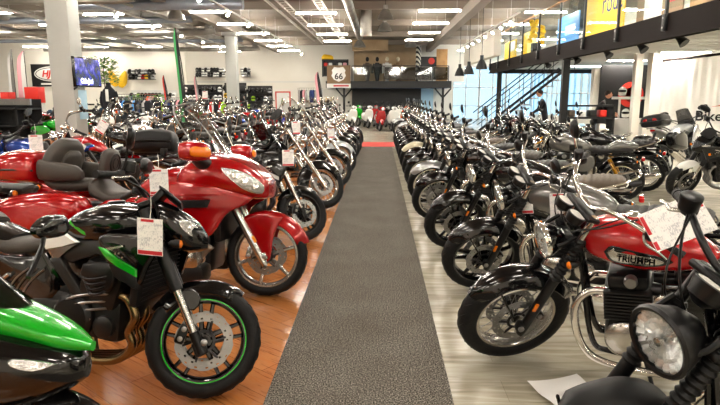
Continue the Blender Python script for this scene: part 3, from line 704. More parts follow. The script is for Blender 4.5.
    for sg in (1, -1):
        b.m('black_satin').lathe([(.12, 0), (.12, .035), (.1, .055), (.04, .062)], (.06, sg*.15, .42), (0, sg, 0), 28)
        b.m('gunmetal').lathe([(.06, 0), (.06, .03), (.045, .04)], (.24, sg*.15, .38), (0, sg, 0), 20)
        b.m('steel')
        for k in range(8): b.lathe([(.007, 0), (.007, .007)], (.06+.11*math.cos(k*.785), sg*.186, .42+.11*math.sin(k*.785)), (0, sg, 0), 8)
        for k in range(3): b.tube([(.3-.02*k, sg*.17, .56-.04*k), (.1, sg*.2, .54-.04*k), (-.04, sg*.19, .47-.03*k)], .007, 6, 3)
    b.build('engine', None, root)
    b = B(); b.m('black_matte').box((.435, 0, .65), (.05, .36, .3), (0, .12, 0), .012)
    b.m('black_satin').box((.40, 0, .47), (.04, .26, .1), (0, .3, 0), .01)
    b.m('darksteel')
    for k in range(12): b.box((.463+.0025*k, 0, .53+.022*k), (.004, .33, .006))
    b.build('radiator', None, root)
    for k in range(4):
        y = .135-.09*k; b = B()
        b.tube([(.27, y, .55), (.36, y*1.02, .535), (.405, y*1.02, .44), (.36, y*.95, .36), (.37, y*.85, .27), (.25, y*.5-.03, .18), (.02, y*.3-.05, .16)], .025, 12, 6); b.build('header_pipe', g('header', 'bronze'), root)
    b = B(); b.m('darksteel').tube([(.04, -.05, .15), (-.12, -.1, .17), (-.24, -.18, .25)], [.05, .05, .035], 12, 4)
    b.m(g('muffler', 'darksteel')).tube([(-.22, -.17, .24), (-.3, -.2, .27), (-.72, -.24, .44), (-.84, -.25, .49)], [.034, .062, .07, .05], 16, 4); b.m('black_matte').tube([(-.83, -.25, .487), (-.86, -.252, .5)], .032, 12, 1)
    b.m('polished').panel([(-.34, .33), (-.3, .38), (-.62, .5), (-.64, .45)], lambda x, z: -.275-.04*(-.3-x), -.012, 0, .9)
    b.build('exhaust', None, root)
    b = B()
    for sg in (1, -1): b.tube([(-.25, sg*.1, .42), (-.4, sg*.13, .4), (-.75, sg*.13, .31)], [.04, .035, .028], 8, 4); b.tube([(-.3, sg*.1, .72), (-.6, sg*.1, .84), (-.85, sg*.06, .9)], .015, 6, 3)
    b.build('swingarm', 'darksteel', root)
    for sg in (1, -1):
        b = B(); b.m('polished').panel([(-.2, .46), (-.14, .36), (-.3, .3), (-.36, .4)], sg*.19, sg*.012, 0, .9); b.m('rubber').tube([(-.2, sg*.2, .36), (-.2, sg*.31, .36)], .014, 8, 1); b.m('polished').tube([(-.34, sg*.18, .62), (-.44, sg*.2, .54), (-.46, sg*.3, .5)], .012, 6, 3); b.build('foot_peg', None, root)
    b = B(); b.fender((xr, 0, R), R+.04, .16, 40, 110); b.build('rear_fender', 'plastic', root)
    side_stand(root, -.05)
    if g('screen', 0):
        b = B(T); b.m('screen_smoke'); vs = []; N = 10
        for th in (0, -.004):
            for j in range(7):
                for i in range(N+1):
                    q = -1+2*i/N; t = j/6; vs.append((.56-.22*t-.1*q*q+th, (.17-.05*t)*q, 1.0+.34*t-.03*q*q))
        n2 = 7*(N+1); fs = []
        for j in range(6):
            for i in range(N):
                f = (j*(N+1)+i, j*(N+1)+i+1, (j+1)*(N+1)+i+1, (j+1)*(N+1)+i); fs += [f, tuple(n2+k for k in f)]
        b.add(vs, fs); b.build('windscreen', None, root)
    if g('boxes', 0):
        b = B(); b.m('plastic').loft([(-.62, 0, 1.09, .16, .05, .1, 4), (-.66, 0, 1.09, .2, .13, .1, 4), (-.85, 0, 1.1, .22, .14, .1, 4), (-1.02, 0, 1.09, .21, .12, .1, 4), (-1.07, 0, 1.08, .17, .08, .08, 4)], 4, 24)
        b.m('black_satin').tube([(-.64, .2, 1.1), (-.85, .23, 1.105), (-1.04, .21, 1.095), (-1.08, 0, 1.09), (-1.04, -.21, 1.095), (-.85, -.23, 1.105), (-.64, -.2, 1.1)], .014, 6, 3)
        bx = b.build('top_box', None, root)
        for sg in (1, -1): b = B(); b.box((-1.055, sg*.11, 1.13), (.04, .12, .05), (0, .2, -sg*.25), .012); lab(b.build('reflector', 'redlens', bx), 'red rear reflector')
        b = B(); b.tube([(-.5, .1, .9), (-.75, .1, .97), (-1.0, .1, .97)], .012, 6, 3); b.tube([(-.5, -.1, .9), (-.75, -.1, .97), (-1.0, -.1, .97)], .012, 6, 3); b.build('luggage_rack', 'black_satin', root)
        if g('boxes', 0) > 1:
            for sg in (1, -1):
                b = B(); b.loft([(-.46, sg*.32, .66, .05, .1, .1, 3), (-.52, sg*.33, .66, .1, .17, .17, 3.4), (-.75, sg*.34, .68, .115, .19, .18, 3.4), (-.96, sg*.33, .7, .1, .15, .15, 3.2), (-1.0, sg*.32, .71, .05, .09, .09, 3)], 4, 22); b.build('pannier', 'black_gloss', root)
    if g('fairing', 0):
        for sg in (1, -1):
            b = B(); b.panel([(.6, .93), (.45, 1.0), (.25, .95), (.1, .74), (.0, .5), (.2, .42), (.34, .5), (.46, .72), (.58, .82)], lambda x, z: sg*(.24-max(0, x-.25)*.34), sg*.03, 3, .88)
            if g('fstripe', None):
                b2 = B(); b2.panel([(.56, .885), (.1, .70), (.08, .67), (.57, .86)], lambda x, z: sg*(.256-max(0, x-.25)*.34), sg*.016, 0, .95)
            f = b.build('side_fairing', g('fair', body), root)
            if g('fstripe', None): lab(b2.build('fairing_stripe', g('fstripe', 'white'), f), 'white fairing stripe')
    return root, xf

def screen_mesh(b, x0, z0, dx, H, w0, w1, bow=.12, N=14, K=9, topr=.8):
    vs = []
    for th in (0, -.005):
        for j in range(K+1):
            t = j/K; w = w0+(w1-w0)*t; w *= 1 if t < .7 else math.sqrt(max(.03, 1-((t-.7)/.31)**2*topr))
            for i in range(N+1):
                q = -1+2*i/N; vs.append((x0-dx*t-bow*q*q+th, w*q, z0+H*t-.04*q*q))
    n2 = (K+1)*(N+1); fs = []
    for j in range(K):
        for i in range(N):
            f = (j*(N+1)+i, j*(N+1)+i+1, (j+1)*(N+1)+i+1, (j+1)*(N+1)+i); fs += [f, tuple(n2+k for k in f[::-1])]
    b.add(vs, fs)
    return vs

def tourer(o):
    g = lambda k, d: o.get(k, d)
    root = empty('motorcycle'); xf, xr, Rf, Rr = .845, -.845, .325, .32; P = g('paint', 'red')
    rk = R_(29); T = steer_mat(xf, Rf, rk, R_(g('steer', 6)))
    wheel(root, 'front_wheel', (xf, 0, Rf), Rf, .135, Rf-.075, 'six', T, 'polished', (.07, -.07), .15, seg=56)
    wheel(root, 'rear_wheel', (xr, 0, Rr), Rr, .18, Rr-.09, 'six', None, 'polished', (-.08,), .15)
    for sg in (1, -1): caliper(root, (xf, 0, Rf), R_(165), .125, sg*.09, T, 'polished')
    fork(root, xf, Rf, rk, .72, T, .115, 'polished', 'chrome', refl=True, rl=.027, sp=.7)
    b = B(T); b.fender((xf, 0, Rf), Rf+.035, .2, 18, 128, drop=.45, seg=26)
    for sg in (1, -1):
        b.panel([(xf+.14, Rf+.31), (xf+.02, Rf+.345), (xf-.1, Rf+.335), (xf-.2, Rf+.27), (xf-.12, Rf+.14), (xf-.02, Rf-.03), (xf+.04, Rf-.02), (xf+.06, Rf+.12), (xf+.09, Rf+.22)], sg*.09, sg*.02, 3, .86)
    b.build('front_fender', P, root)
    # fairing body
    fsec = [(.90, 0, .85, .05, .04, .05, 2.2), (.875, 0, .865, .17, .08, .08, 2.5), (.80, 0, .90, .27, .12, .12, 2.6), (.70, 0, .94, .34, .15, .15, 2.6), (.58, 0, .97, .39, .165, .18, 2.6), (.44, 0, .98, .42, .17, .22, 2.6), (.32, 0, .95, .42, .15, .22, 2.6), (.26, 0, .93, .38, .1, .18, 2.6)]; fsf = surf(fsec)
    b = B(); b.loft(fsec, 5, 36)
    fa = b.build('front_fairing', P, root)
    for sg in (1, -1):
        b = B(); ys = lambda x, z: sg*(.44-max(0, x-.45)*.62-.02)
        b.panel([(.80, .80), (.70, .84), (.5, .90), (.2, .92), (.02, .84), (-.08, .72), (.16, .70), (.3, .62), (.42, .52), (.53, .53), (.62, .68), (.74, .745)], ys, sg*.03, 3, .9)
        sp = b.build('side_fairing', P, root)
        b = B(); b.panel([(.53, .793), (.51, .735), (.29, .728), (.31, .788)], lambda x, z: ys(x, z)+sg*.028, sg*.006, 0, .9)
        for k in range(4): b.tube([(.5, ys(.5, 0)+sg*.036, .782-.013*k), (.31, ys(.31, 0)+sg*.036, .778-.013*k)], .003, 5, 1)
        b.build('air_vent', 'plastic', sp)
        b = B(); b.panel([(.74, .80), (.6, .835), (.2, .83), (.2, .818), (.6, .82), (.74, .785)], lambda x, z: ys(x, z)+sg*.02, sg*.016, 0, .95); b.build('moulding', P, sp)
        # headlight
        b = B(); yl = lambda x, z: sg*(fsf(x, z)-.002)
        b.panel([(.60, 1.03), (.68, 1.02), (.76, .99), (.83, .94), (.872, .885), (.86, .83), (.80, .84), (.74, .875), (.67, .945), (.62, .995)], yl, sg*.016, 2, .95, True)
        b.m('chrome')
        for hx, hz in ((.82, .89), (.755, .93), (.69, .975)): b.lathe([(.004, .0), (.02, .004), (.026, .008), (.024, .01), (.015, .004), (.004, .006)], (hx, yl(hx, hz)+sg*.012, hz), (.62, sg*.7, .35), 16)
        b.slots.insert(0, 'lens_panel'); b.mi = [0 if q is None else q+1 for q in b.mi]; lab(b.build('headlight', None, fa), 'large clear swept headlight')
        # mirror pod with amber signal
        b = B(); b.m('plastic').tube([(.48, sg*.34, 1.04), (.46, sg*.43, 1.08), (.45, sg*.5, 1.12)], [.06, .05, .05], 12, 4)
        b.m(P).loft([(.57, sg*.52, 1.14, .03, .03, .03, 2.2), (.55, sg*.53, 1.145, .085, .06, .06, 2.4), (.46, sg*.54, 1.15, .11, .075, .075, 2.5), (.39, sg*.54, 1.15, .1, .065, .065, 2.5)], 4, 20)
        pod = b.build('mirror_pod', None, root)
        b = B(); b.loft([(.585, sg*.545, 1.135, .015, .015, .015, 2), (.57, sg*.55, 1.14, .06, .035, .035, 2.4), (.51, sg*.565, 1.145, .09, .045, .045, 2.5), (.48, sg*.565, 1.145, .087, .042, .042, 2.5)], 4, 18); lab(b.build('turn_signal', 'amber', pod), 'amber turn signal')
        b = B(); b.box((.386, sg*.54, 1.15), (.006, .17, .11), None, .002); b.build('mirror_glass', 'mirror', pod)
    b = B(); b.m('screen_clear'); vs = screen_mesh(b, .60, 1.08, .34, .46, .30, .22, .14); b.m('steel').tube([vs[j*15] for j in range(10)]+[vs[9*15+i] for i in range(1, 14)]+[vs[j*15+14] for j in range(9, -1, -1)], .006, 6, 1); b.build('windscreen', None, root)
    b = B(); b.loft([(.68, 0, 1.04, .2, .02, .04, 2.5), (.5, 0, 1.1, .26, .03, .06, 2.6), (.38, 0, 1.1, .24, .03, .06, 2.6), (.3, 0, 1.06, .2, .03, .05, 2.5)], 4, 22); b.build('dashboard', 'plastic', root)
    bars(root, [(.3, 0, 1.04), (.28, .1, 1.06), (.18, .24, 1.09), (.06, .35, 1.07), (-.05, .4, 1.05)], T, 'black_satin', .014, 'chrome', None)
    b = B(); b.loft([(.34, 0, .9, .12, .08, .2, 2.5), (.2, 0, .93, .17, .1, .2, 2.6), (.0, 0, .91, .19, .09, .18, 2.6), (-.16, 0, .83, .16, .06, .1, 2.5), (-.2, 0, .8, .1, .03, .05, 2.2)], 5, 26); b.build('fuel_tank', P, root)
    b = B(); b.loft([(-.1, 0, .80, .1, .05, .04, 2.6), (-.2, 0, .79, .17, .05, .06, 2.8), (-.38, 0, .77, .21, .05, .06, 2.8), (-.5, 0, .80, .2, .08, .06, 2.7), (-.56, 0, .84, .19, .09, .08, 2.7)], 5, 28); lab(b.build('seat', 'leather_grey', root), 'dark brown-grey leather rider seat')
    b = B(); b.loft([(-.54, 0, .88, .17, .05, .05, 2.8), (-.66, 0, .87, .2, .05, .06, 2.8), (-.86, 0, .87, .19, .06, .06, 2.8), (-.95, 0, .9, .17, .06, .06, 2.6)], 4, 26)
    for sg in (1, -1): b.loft([(-.6, sg*.2, .95, .03, .03, .03, 2.2), (-.66, sg*.22, .97, .05, .06, .07, 2.6), (-.88, sg*.23, .99, .055, .07, .09, 2.6), (-.96, sg*.2, 1.0, .05, .07, .09, 2.4)], 4, 16)
    b.build('pillion_seat', 'leather_grey', root)
    # passenger back rest: padded shell
    Mb = Matrix.Translation((-.92, 0, .92)) @ Matrix.Rotation(-PI/2+.28, 4, 'Y')
    b = B(); b.loft([(-.02, 0, 0, .19, .05, .05, 3), (.05, 0, 0, .24, .075, .06, 3), (.18, 0, 0, .23, .08, .06, 3), (.28, 0, 0, .17, .07, .06, 2.6), (.33, 0, 0, .1, .045, .04, 2.3)], 5, 28, Mb)
    b.loft([(.04, 0, -.05, .1, .02, .02, 3), (.08, 0, -.06, .14, .03, .03, 3), (.2, 0, -.06, .12, .03, .03, 3), (.25, 0, -.05, .07, .02, .02, 2.6)], 4, 20, Mb)
    b.build('passenger_backrest', 'leather_grey', root)
    # rider back rest
    Mb = Matrix.Translation((-.50, 0, .93)) @ Matrix.Rotation(-PI/2+.15, 4, 'Y')
    b = B(); b.loft([(-.01, 0, 0, .06, .03, .03, 2.4), (.02, 0, 0, .11, .045, .045, 2.6), (.12, 0, 0, .125, .05, .05, 2.5), (.2, 0, 0, .1, .045, .045, 2.3), (.235, 0, 0, .05, .02, .02, 2)], 5, 24, Mb)
    rb = b.build('rider_backrest', 'leather_grey', root)
    b = B(); q = [(.07*math.cos(a/24*2*PI)*1.1, .07*math.sin(a/24*2*PI)) for a in range(25)]
    b.tube([tuple(Mb @ Vector((.12+x, y*1.0, -.047))) for x, y in q], .007, 6, 2); b.tube([tuple(Mb @ Vector((.12+x*.55, y*.55, -.05))) for x, y in q], .005, 6, 2); b.build('stitched_emblem', 'leather', rb)
    b = B(); b.tube([(-.56, 0, .84), (-.55, 0, .96)], .015, 8, 1); b.build('backrest_post', 'black_satin', root)
    # trunk and saddlebags
    b = B(); b.m(P).loft([(-.98, 0, .98, .2, .08, .1, 3), (-1.02, 0, .99, .27, .14, .12, 3.2), (-1.18, 0, 1.0, .29, .15, .13, 3.2), (-1.34, 0, .99, .26, .12, .12, 3), (-1.4, 0, .98, .2, .07, .08, 2.6)], 5, 30)
    b.m('black_satin').tube([(-.99, .25, .98), (-1.18, .292, .985), (-1.35, .26, .975), (-1.41, 0, .97), (-1.35, -.26, .975), (-1.18, -.292, .985), (-.99, -.25, .98)], .008, 6, 4)
    tr = b.build('trunk', None, root)
    for sg in (1, -1): b = B(); b.box((-1.36, sg*.17, 1.0), (.06, .14, .09), (0, .1, -sg*.4), .015); b.build('tail_light', 'redlens', tr)
    for sg in (1, -1):
        b = B(); b.m(P).loft([(-.48, sg*.3, .66, .05, .06, .08, 2.6), (-.56, sg*.32, .67, .12, .13, .15, 2.8), (-.8, sg*.34, .66, .15, .165, .2, 3), (-1.1, sg*.33, .63, .14, .15, .2, 3), (-1.3, sg*.3, .6, .1, .1, .14, 2.8), (-1.35, sg*.28, .59, .05, .05, .07, 2.4)], 5, 28)
        sb = b.build('saddlebag', None, root)
        b = B(); b.box((-1.32, sg*.3, .6), (.04, .12, .1), None, .015); b.build('tail_light', 'redlens', sb)
        b = B(); b.m('polished').box((.2, sg*.3, .36), (.46, .2, .2), None, .05)
        for k in range(3): b.lathe([(.05, 0), (.05, .03), (.035, .045), (.01, .047)], (.06+.14*k, sg*.4, .37), (0, sg, 0), 18)
        b.m('gunmetal').box((.2, sg*.28, .22), (.52, .2, .14), None, .04)
        b.build('engine_cylinders', None, root)
        b = B(); b.panel([(.52, .42), (.42, .32), (.38, .17), (-.05, .15), (-.16, .22), (-.1, .3), (.3, .3), (.42, .46)], sg*.30, sg*.03, 2, .85); b.build('belly_cowl', 'cast_grey', root)
        b = B(); b.tube([(.05, sg*.3, .2), (-.3, sg*.3, .2), (-.5, sg*.3, .23), (-1.25, sg*.31, .26), (-1.32, sg*.31, .27)], [.03, .03, .055, .06, .045], 14, 4); b.build('exhaust', 'chrome', root)
        b = B(); b.panel([(.0, .78), (-.22, .78), (-.45, .72), (-.44, .5), (-.2, .44), (-.02, .5)], sg*.2, sg*.06, 3, .8); b.build('side_cover', P, root)
    b = B(); b.box((.05, 0, .36), (.8, .36, .34), None, .06); b.box((.52, 0, .6), (.06, .5, .3), None, .02); b.build('engine', 'darksteel', root)
    b = B(); b.tube([(-.3, .12, .36), (-.845, .12, .32)], .035, 8, 1); b.tube([(-.3, -.12, .36), (-.845, -.12, .32)], .035, 8, 1); b.box((-.6, 0, .66), (.7, .3, .12), None, .03); b.build('swingarm', 'black_satin', root)
    b = B(); b.fender((xr, 0, Rr), Rr+.05, .26, 30, 190, drop=.4); b.build('rear_fender', P, root)
    plate(root, -1.22, .45); side_stand(root, .0, .2); pegs(root, -.12, .3, .3)
    return root, xf

def sport(o):
    g = lambda k, d: o.get(k, d)
    root = empty('motorcycle'); xf, xr, R = .70, -.70, .30; P, Q = g('body', 'green'), g('low', 'black_gloss')
    rk = R_(25); T = steer_mat(xf, R, rk, R_(g('steer', 0)))
    wheel(root, 'front_wheel', (xf, 0, R), R, .12, R-.083, 'ten', T, 'black_gloss', (.06, -.06), .15, g('rimstripe', None))
    wheel(root, 'rear_wheel', (xr, 0, R), R, .16, R-.083, 'ten', None, 'black_gloss', (-.07,), .11, g('rimstripe', None))
    caliper(root, (xf, 0, R), R_(160), .12, -.08, T)
    fork(root, xf, R, rk, .66, T, .1, 'darksteel', 'polished', rl=.023)
    b = B(T); b.fender((xf, 0, R), R+.025, .17, 40, 150, drop=.5); b.build('front_fender', g('fender', Q), root)
    b = B(); b.m(P).loft([(.88, -.0, .77, .02, .012, .02, 2), (.80, 0, .805, .075, .025, .05, 2.3), (.70, 0, .845, .105, .035, .06, 2.4), (.56, 0, .885, .13, .045, .07, 2.4), (.42, 0, .91, .15, .055, .08, 2.5), (.36, 0, .91, .13, .04, .05, 2.5)], 5, 30)
    bs = [(.86, 0, .70, .03, .03, .04, 2), (.81, 0, .715, .1, .06, .09, 2.4), (.66, 0, .73, .165, .1, .16, 2.5), (.5, 0, .76, .2, .12, .18, 2.5), (.4, 0, .78, .19, .12, .13, 2.5)]; bsf = surf(bs, 4); b.m(Q).loft(bs, 4, 26)
    nose = b.build('nose_fairing', None, root)
    for sg in (1, -1):
        b = B(); b.panel([(.815, .735), (.76, .755), (.70, .765), (.70, .745), (.76, .722)], lambda x, z: sg*(bsf(x, min(z, .76))+.012), sg*.01, 2, .9); b.build('headlight', 'lens_panel', nose)
        b = B(); ys = lambda x, z: sg*(.235-max(0, x-.3)*.3)
        b.m(P).panel([(.66, .78), (.5, .92), (.3, .94), (.1, .86), (.06, .78), (.3, .7), (.5, .62), (.58, .62)], ys, sg*.03, 3, .87)
        b.m(Q).panel([(.56, .66), (.4, .68), (.12, .77), (-.02, .66), (-.1, .42), (-.06, .2), (.2, .16), (.36, .25), (.46, .42)], lambda x, z: ys(x, z)*.94, sg*.025, 3, .87)
        sf = b.build('side_fairing', None, root)
        b = B(); b.panel([(.3, .55), (.22, .6), (.02, .54), (.06, .48), (.24, .48)], lambda x, z: ys(x, z)*.94+sg*.024, sg*.006, 0, .9); b.build('air_vent', 'plastic', sf)
        b = B(); b.m('black_satin').tube([(.56, sg*.16, .97), (.56, sg*.24, 1.06), (.54, sg*.3, 1.12)], .01, 8, 4)
        mm = Matrix.Translation((.53, sg*.34, 1.14)) @ Matrix.Rotation(PI/2-.15*sg, 4, 'Z') @ Matrix.Scale(-sg, 4, (1, 0, 0)); bb = B(); bb.cur = 0
        bb.panel([(.09, -.02), (.05, -.04), (-.07, -.035), (-.1, 0), (-.07, .045), (.03, .045), (.09, .01)], 0, -.04, 3, .6); b.m('black_gloss').add(bb.v, bb.f, mm); b.build('mirror', None, root)
    b = B(); b.m('screen_smoke'); screen_mesh(b, .66, .90, .26, .22, .17, .11, .12, 10, 6); b.build('windscreen', None, root)
    bars(root, [(.38, 0, .98), (.36, .1, .985), (.34, .16, 1.0), (.3, .22, 1.0), (.22, .34, .97)], T, 'black_satin', .012, 'polished', None)
    b = B(); b.loft([(.3, 0, .9, .09, .07, .08, 2.3), (.2, 0, .92, .16, .09, .12, 2.5), (.05, 0, .91, .175, .09, .12, 2.6), (-.1, 0, .86, .13, .07, .08, 2.5), (-.2, 0, .81, .08, .03, .04, 2.3)], 5, 26); b.build('fuel_tank', P, root)
    b = B(); b.loft([(-.17, 0, .79, .08, .04, .04, 2.6), (-.3, 0, .77, .13, .04, .05, 2.8), (-.48, 0, .78, .14, .045, .05, 2.8), (-.54, 0, .8, .12, .04, .05, 2.6)], 5, 24); b.build('seat', 'leather', root)
    b = B(); b.m(P).loft([(-.36, 0, .74, .14, .06, .06, 2.4), (-.56, 0, .82, .14, .06, .07, 2.4), (-.78, 0, .9, .1, .05, .05, 2.4), (-.94, 0, .94, .04, .02, .02, 2)], 5, 22)
    b.m('leather').loft([(-.52, 0, .88, .09, .03, .03, 2.6), (-.6, 0, .9, .11, .03, .03, 2.6), (-.76, 0, .955, .08, .025, .03, 2.4)], 4, 20); b.build('tail', None, root)
    tail_light(root, (-.93, 0, .93), (.05, .07, .03)); plate(root, -1.0, .6, .4)
    b = B(); b.tube([(-.86, 0, .88), (-.98, 0, .66)], .022, 8, 1); b.build('plate_bracket', 'black_satin', root)
    signals(root, [(.62, .2, .70, 1)], None, .05, 'black_satin', 'lens'); signals(root, [(-.93, .04, .72, -1)], None, .07)
    b = B(); b.box((.04, 0, .42), (.5, .34, .4), None, .05); b.build('engine', 'gunmetal', root)
    b = B(); b.tube([(.2, -.1, .18), (-.15, -.15, .2), (-.3, -.2, .3), (-.75, -.24, .46), (-.85, -.25, .5)], [.03, .03, .055, .06, .04], 14, 4); b.build('exhaust', 'darksteel', root)
    b = B()
    for sg in (1, -1): b.tube([(-.2, sg*.12, .4), (-.7, sg*.12, .3)], .03, 8, 1); b.tube([(-.1, sg*.12, .6), (-.4, sg*.12, .76), (-.8, sg*.06, .86)], .018, 8, 3)
    b.build('swingarm', 'darksteel', root)
    b = B(); b.fender((xr, 0, R), R+.04, .16, 40, 120); b.build('rear_fender', 'plastic', root)
    side_stand(root, -.05); pegs(root, -.18, .16, .36)
    return root, xf

def scooter(o):
    g = lambda k, d: o.get(k, d)
    root = empty('scooter'); xf, xr, R = .62, -.62, .23; P = g('body', 'red')
    T = steer_mat(xf, R, R_(25), R_(g('steer', 10)))
    for nm, x, TT in (('front_wheel', xf, T), ('rear_wheel', xr, None)): wheel(root, nm, (x, 0, R), R, .11, R-.075, 'five', TT, 'steel', (), seg=28)
    b = B(T); b.loft([(.90, 0, .34, .03, .03, .04, 2), (.84, 0, .42, .08, .06, .06, 2.3), (.68, 0, .5, .1, .07, .06, 2.4), (.5, 0, .44, .09, .05, .06, 2.3), (.42, 0, .36, .05, .03, .03, 2)], 4, 20); b.build('front_fender', P, root)
    b = B(T); b.tube([(.62, .07, .23), (.5, .07, .5)], .02, 8, 1); b.tube([(.62, -.07, .23), (.5, -.07, .5)], .02, 8, 1); b.build('fork_leg', 'darksteel', root)
    M = Matrix.Translation((.5, 0, .62)) @ Matrix.Rotation(-PI/2+.3, 4, 'Y')
    b = B(); b.loft([(-.34, 0, 0, .13, .03, .03, 2.6), (-.2, 0, 0, .2, .07, .04, 2.6), (.05, 0, 0, .22, .08, .04, 2.6), (.26, 0, 0, .17, .06, .04, 2.5), (.32, 0, 0, .1, .03, .03, 2.2)], 5, 24, M @ Matrix.Rotation(PI, 4, 'X')); b.build('leg_shield', P, root)
    b = B(T); b.m(P).loft([(.56, 0, 1.0, .06, .05, .06, 2.2), (.52, 0, 1.01, .11, .075, .08, 2.4), (.42, 0, 1.02, .13, .07, .07, 2.4), (.34, 0, 1.01, .09, .05, .05, 2.2)], 4, 22); h = b.build('headlight_cowl', None, root)
    b = B(T); b.lathe([(.07, 0), (.06, .015), (.004, .022)], (.555, 0, 1.0), (1, 0, .05), 20); b.build('headlight', 'lens', h)
    bars(root, [(.42, 0, 1.03), (.4, .1, 1.04), (.34, .22, 1.04), (.28, .34, 1.03)], T, 'black_satin', .012, 'polished', 'round', .18, .02, .06)
    b = B(); b.box((.16, 0, .3), (.6, .36, .1), None, .03); b.build('floorboard', 'plastic', root)
    b = B(); b.loft([(.0, 0, .5, .1, .14, .16, 2.6), (-.1, 0, .54, .18, .18, .2, 2.6), (-.4, 0, .56, .22, .2, .2, 2.6), (-.75, 0, .62, .17, .13, .14, 2.5), (-.92, 0, .66, .08, .05, .06, 2.2)], 5, 26); b.build('rear_body', P, root)
    b = B(); b.loft([(.02, 0, .76, .1, .03, .03, 2.6), (-.1, 0, .78, .15, .045, .04, 2.8), (-.4, 0, .79, .17, .05, .04, 2.8), (-.72, 0, .8, .13, .04, .04, 2.6), (-.78, 0, .79, .07, .02, .02, 2.2)], 4, 22); b.build('seat', 'leather', root)
    tail_light(root, (-.93, 0, .67), (.05, .1, .05)); plate(root, -.95, .5); signals(root, [(.55, .16, .74, 1)], None, .02)
    b = B(); b.box((-.5, .1, .28), (.36, .14, .16), None, .04); b.tube([(-.35, -.14, .28), (-.5, -.15, .28), (-.85, -.16, .34)], [.03, .055, .05], 12, 3); b.build('engine', 'darksteel', root)
    return root, xf

# ------------------------------------------------------------------ camera
F = 584.; PITCH = R_(10.4); CH = 1.6; YAW = math.atan(19.5*math.cos(PITCH)/F)
cam = bpy.data.cameras.new('camera'); cam.sensor_width = 36; cam.lens = F/720*36; cam.clip_end = 200; cam.clip_start = .05
co = bpy.data.objects.new('camera', cam); COL.objects.link(co); co.location = (0, 0, CH); co.rotation_euler = (PI/2-PITCH, 0, YAW); scene.camera = co
scene.view_settings.view_transform = 'Standard'; scene.view_settings.look = 'None'; scene.view_settings.gamma = 1; scene.view_settings.exposure = EXPO
w = bpy.data.worlds.new('World'); scene.world = w; w.use_nodes = True
bg = w.node_tree.nodes['Background']; bg.inputs[0].default_value = (.5, .76, 1, 1); bg.inputs[1].default_value = SKY

def ray(px, py):
    """direction (x, y, z) with y = 1 of a photo pixel, used to measure out where things stand"""
    fw = Vector((-math.sin(YAW)*math.cos(PITCH), math.cos(YAW)*math.cos(PITCH), -math.sin(PITCH))); rt = Vector((math.cos(YAW), math.sin(YAW), 0)); r = fw+rt*((px-360)/F)-rt.cross(fw)*((py-202.5)/F)
    return r/r.y
def fx(px, y): return ray(px, 95)[0]*y
def fz(py, y, px=379): return CH+ray(px, py)[2]*y

# ------------------------------------------------------------------ surface materials of the room
def nodes_mat(name, rough=.5, spec=.5):
    m = bpy.data.materials.new(name); m.use_nodes = True; nt = m.node_tree; p = nt.nodes['Principled BSDF']
    p.inputs['Roughness'].default_value = rough; p.inputs['Specular IOR Level'].default_value = spec
    MATS[name] = m
    N = lambda t, **k: (lambda n: ([setattr(n, a, b) for a, b in k.items()], n)[1])(nt.nodes.new(t))
    return m, nt, p, N, nt.links.new
def ramp(N, L, src, stops):
    r = N('ShaderNodeValToRGB'); e = r.color_ramp.elements
    while len(e) < len(stops): e.new(.5)
    for k, (q, c) in enumerate(stops): e[k].position = q; e[k].color = lin(c)
    L(src, r.inputs[0]); return r
# laminate planks
m, nt, p, N, L = nodes_mat('laminate', .22, .5)
tc = N('ShaderNodeTexCoord'); mp = N('ShaderNodeMapping'); mp.inputs['Rotation'].default_value = (0, 0, R_(38)); L(tc.outputs['Object'], mp.inputs[0])
br = N('ShaderNodeTexBrick'); br.inputs['Scale'].default_value = 1; br.inputs['Brick Width'].default_value = 1.25; br.inputs['Row Height'].default_value = .19; br.inputs['Mortar Size'].default_value = .0018
br.inputs['Color1'].default_value = lin('#bd7e4a'); br.inputs['Color2'].default_value = lin('#a96b37'); br.inputs['Mortar'].default_value = lin('#6a3c1e'); br.offset = .37
L(mp.outputs[0], br.inputs[0])
mp2 = N('ShaderNodeMapping'); mp2.inputs['Scale'].default_value = (2.4, 26, 1); L(mp.outputs[0], mp2.inputs[0])
nz = N('ShaderNodeTexNoise'); nz.inputs['Scale'].default_value = 1.6; nz.inputs['Detail'].default_value = 8; nz.inputs['Distortion'].default_value = 1.2; L(mp2.outputs[0], nz.inputs[0])
rp = ramp(N, L, nz.outputs['Fac'], [(.28, '#a8764c'), (.48, '#ffffff'), (.7, '#ffe9c8')])
mx = N('ShaderNodeMixRGB', blend_type='MULTIPLY'); mx.inputs[0].default_value = .8; L(br.outputs['Color'], mx.inputs[1]); L(rp.outputs[0], mx.inputs[2]); L(mx.outputs[0], p.inputs['Base Color'])
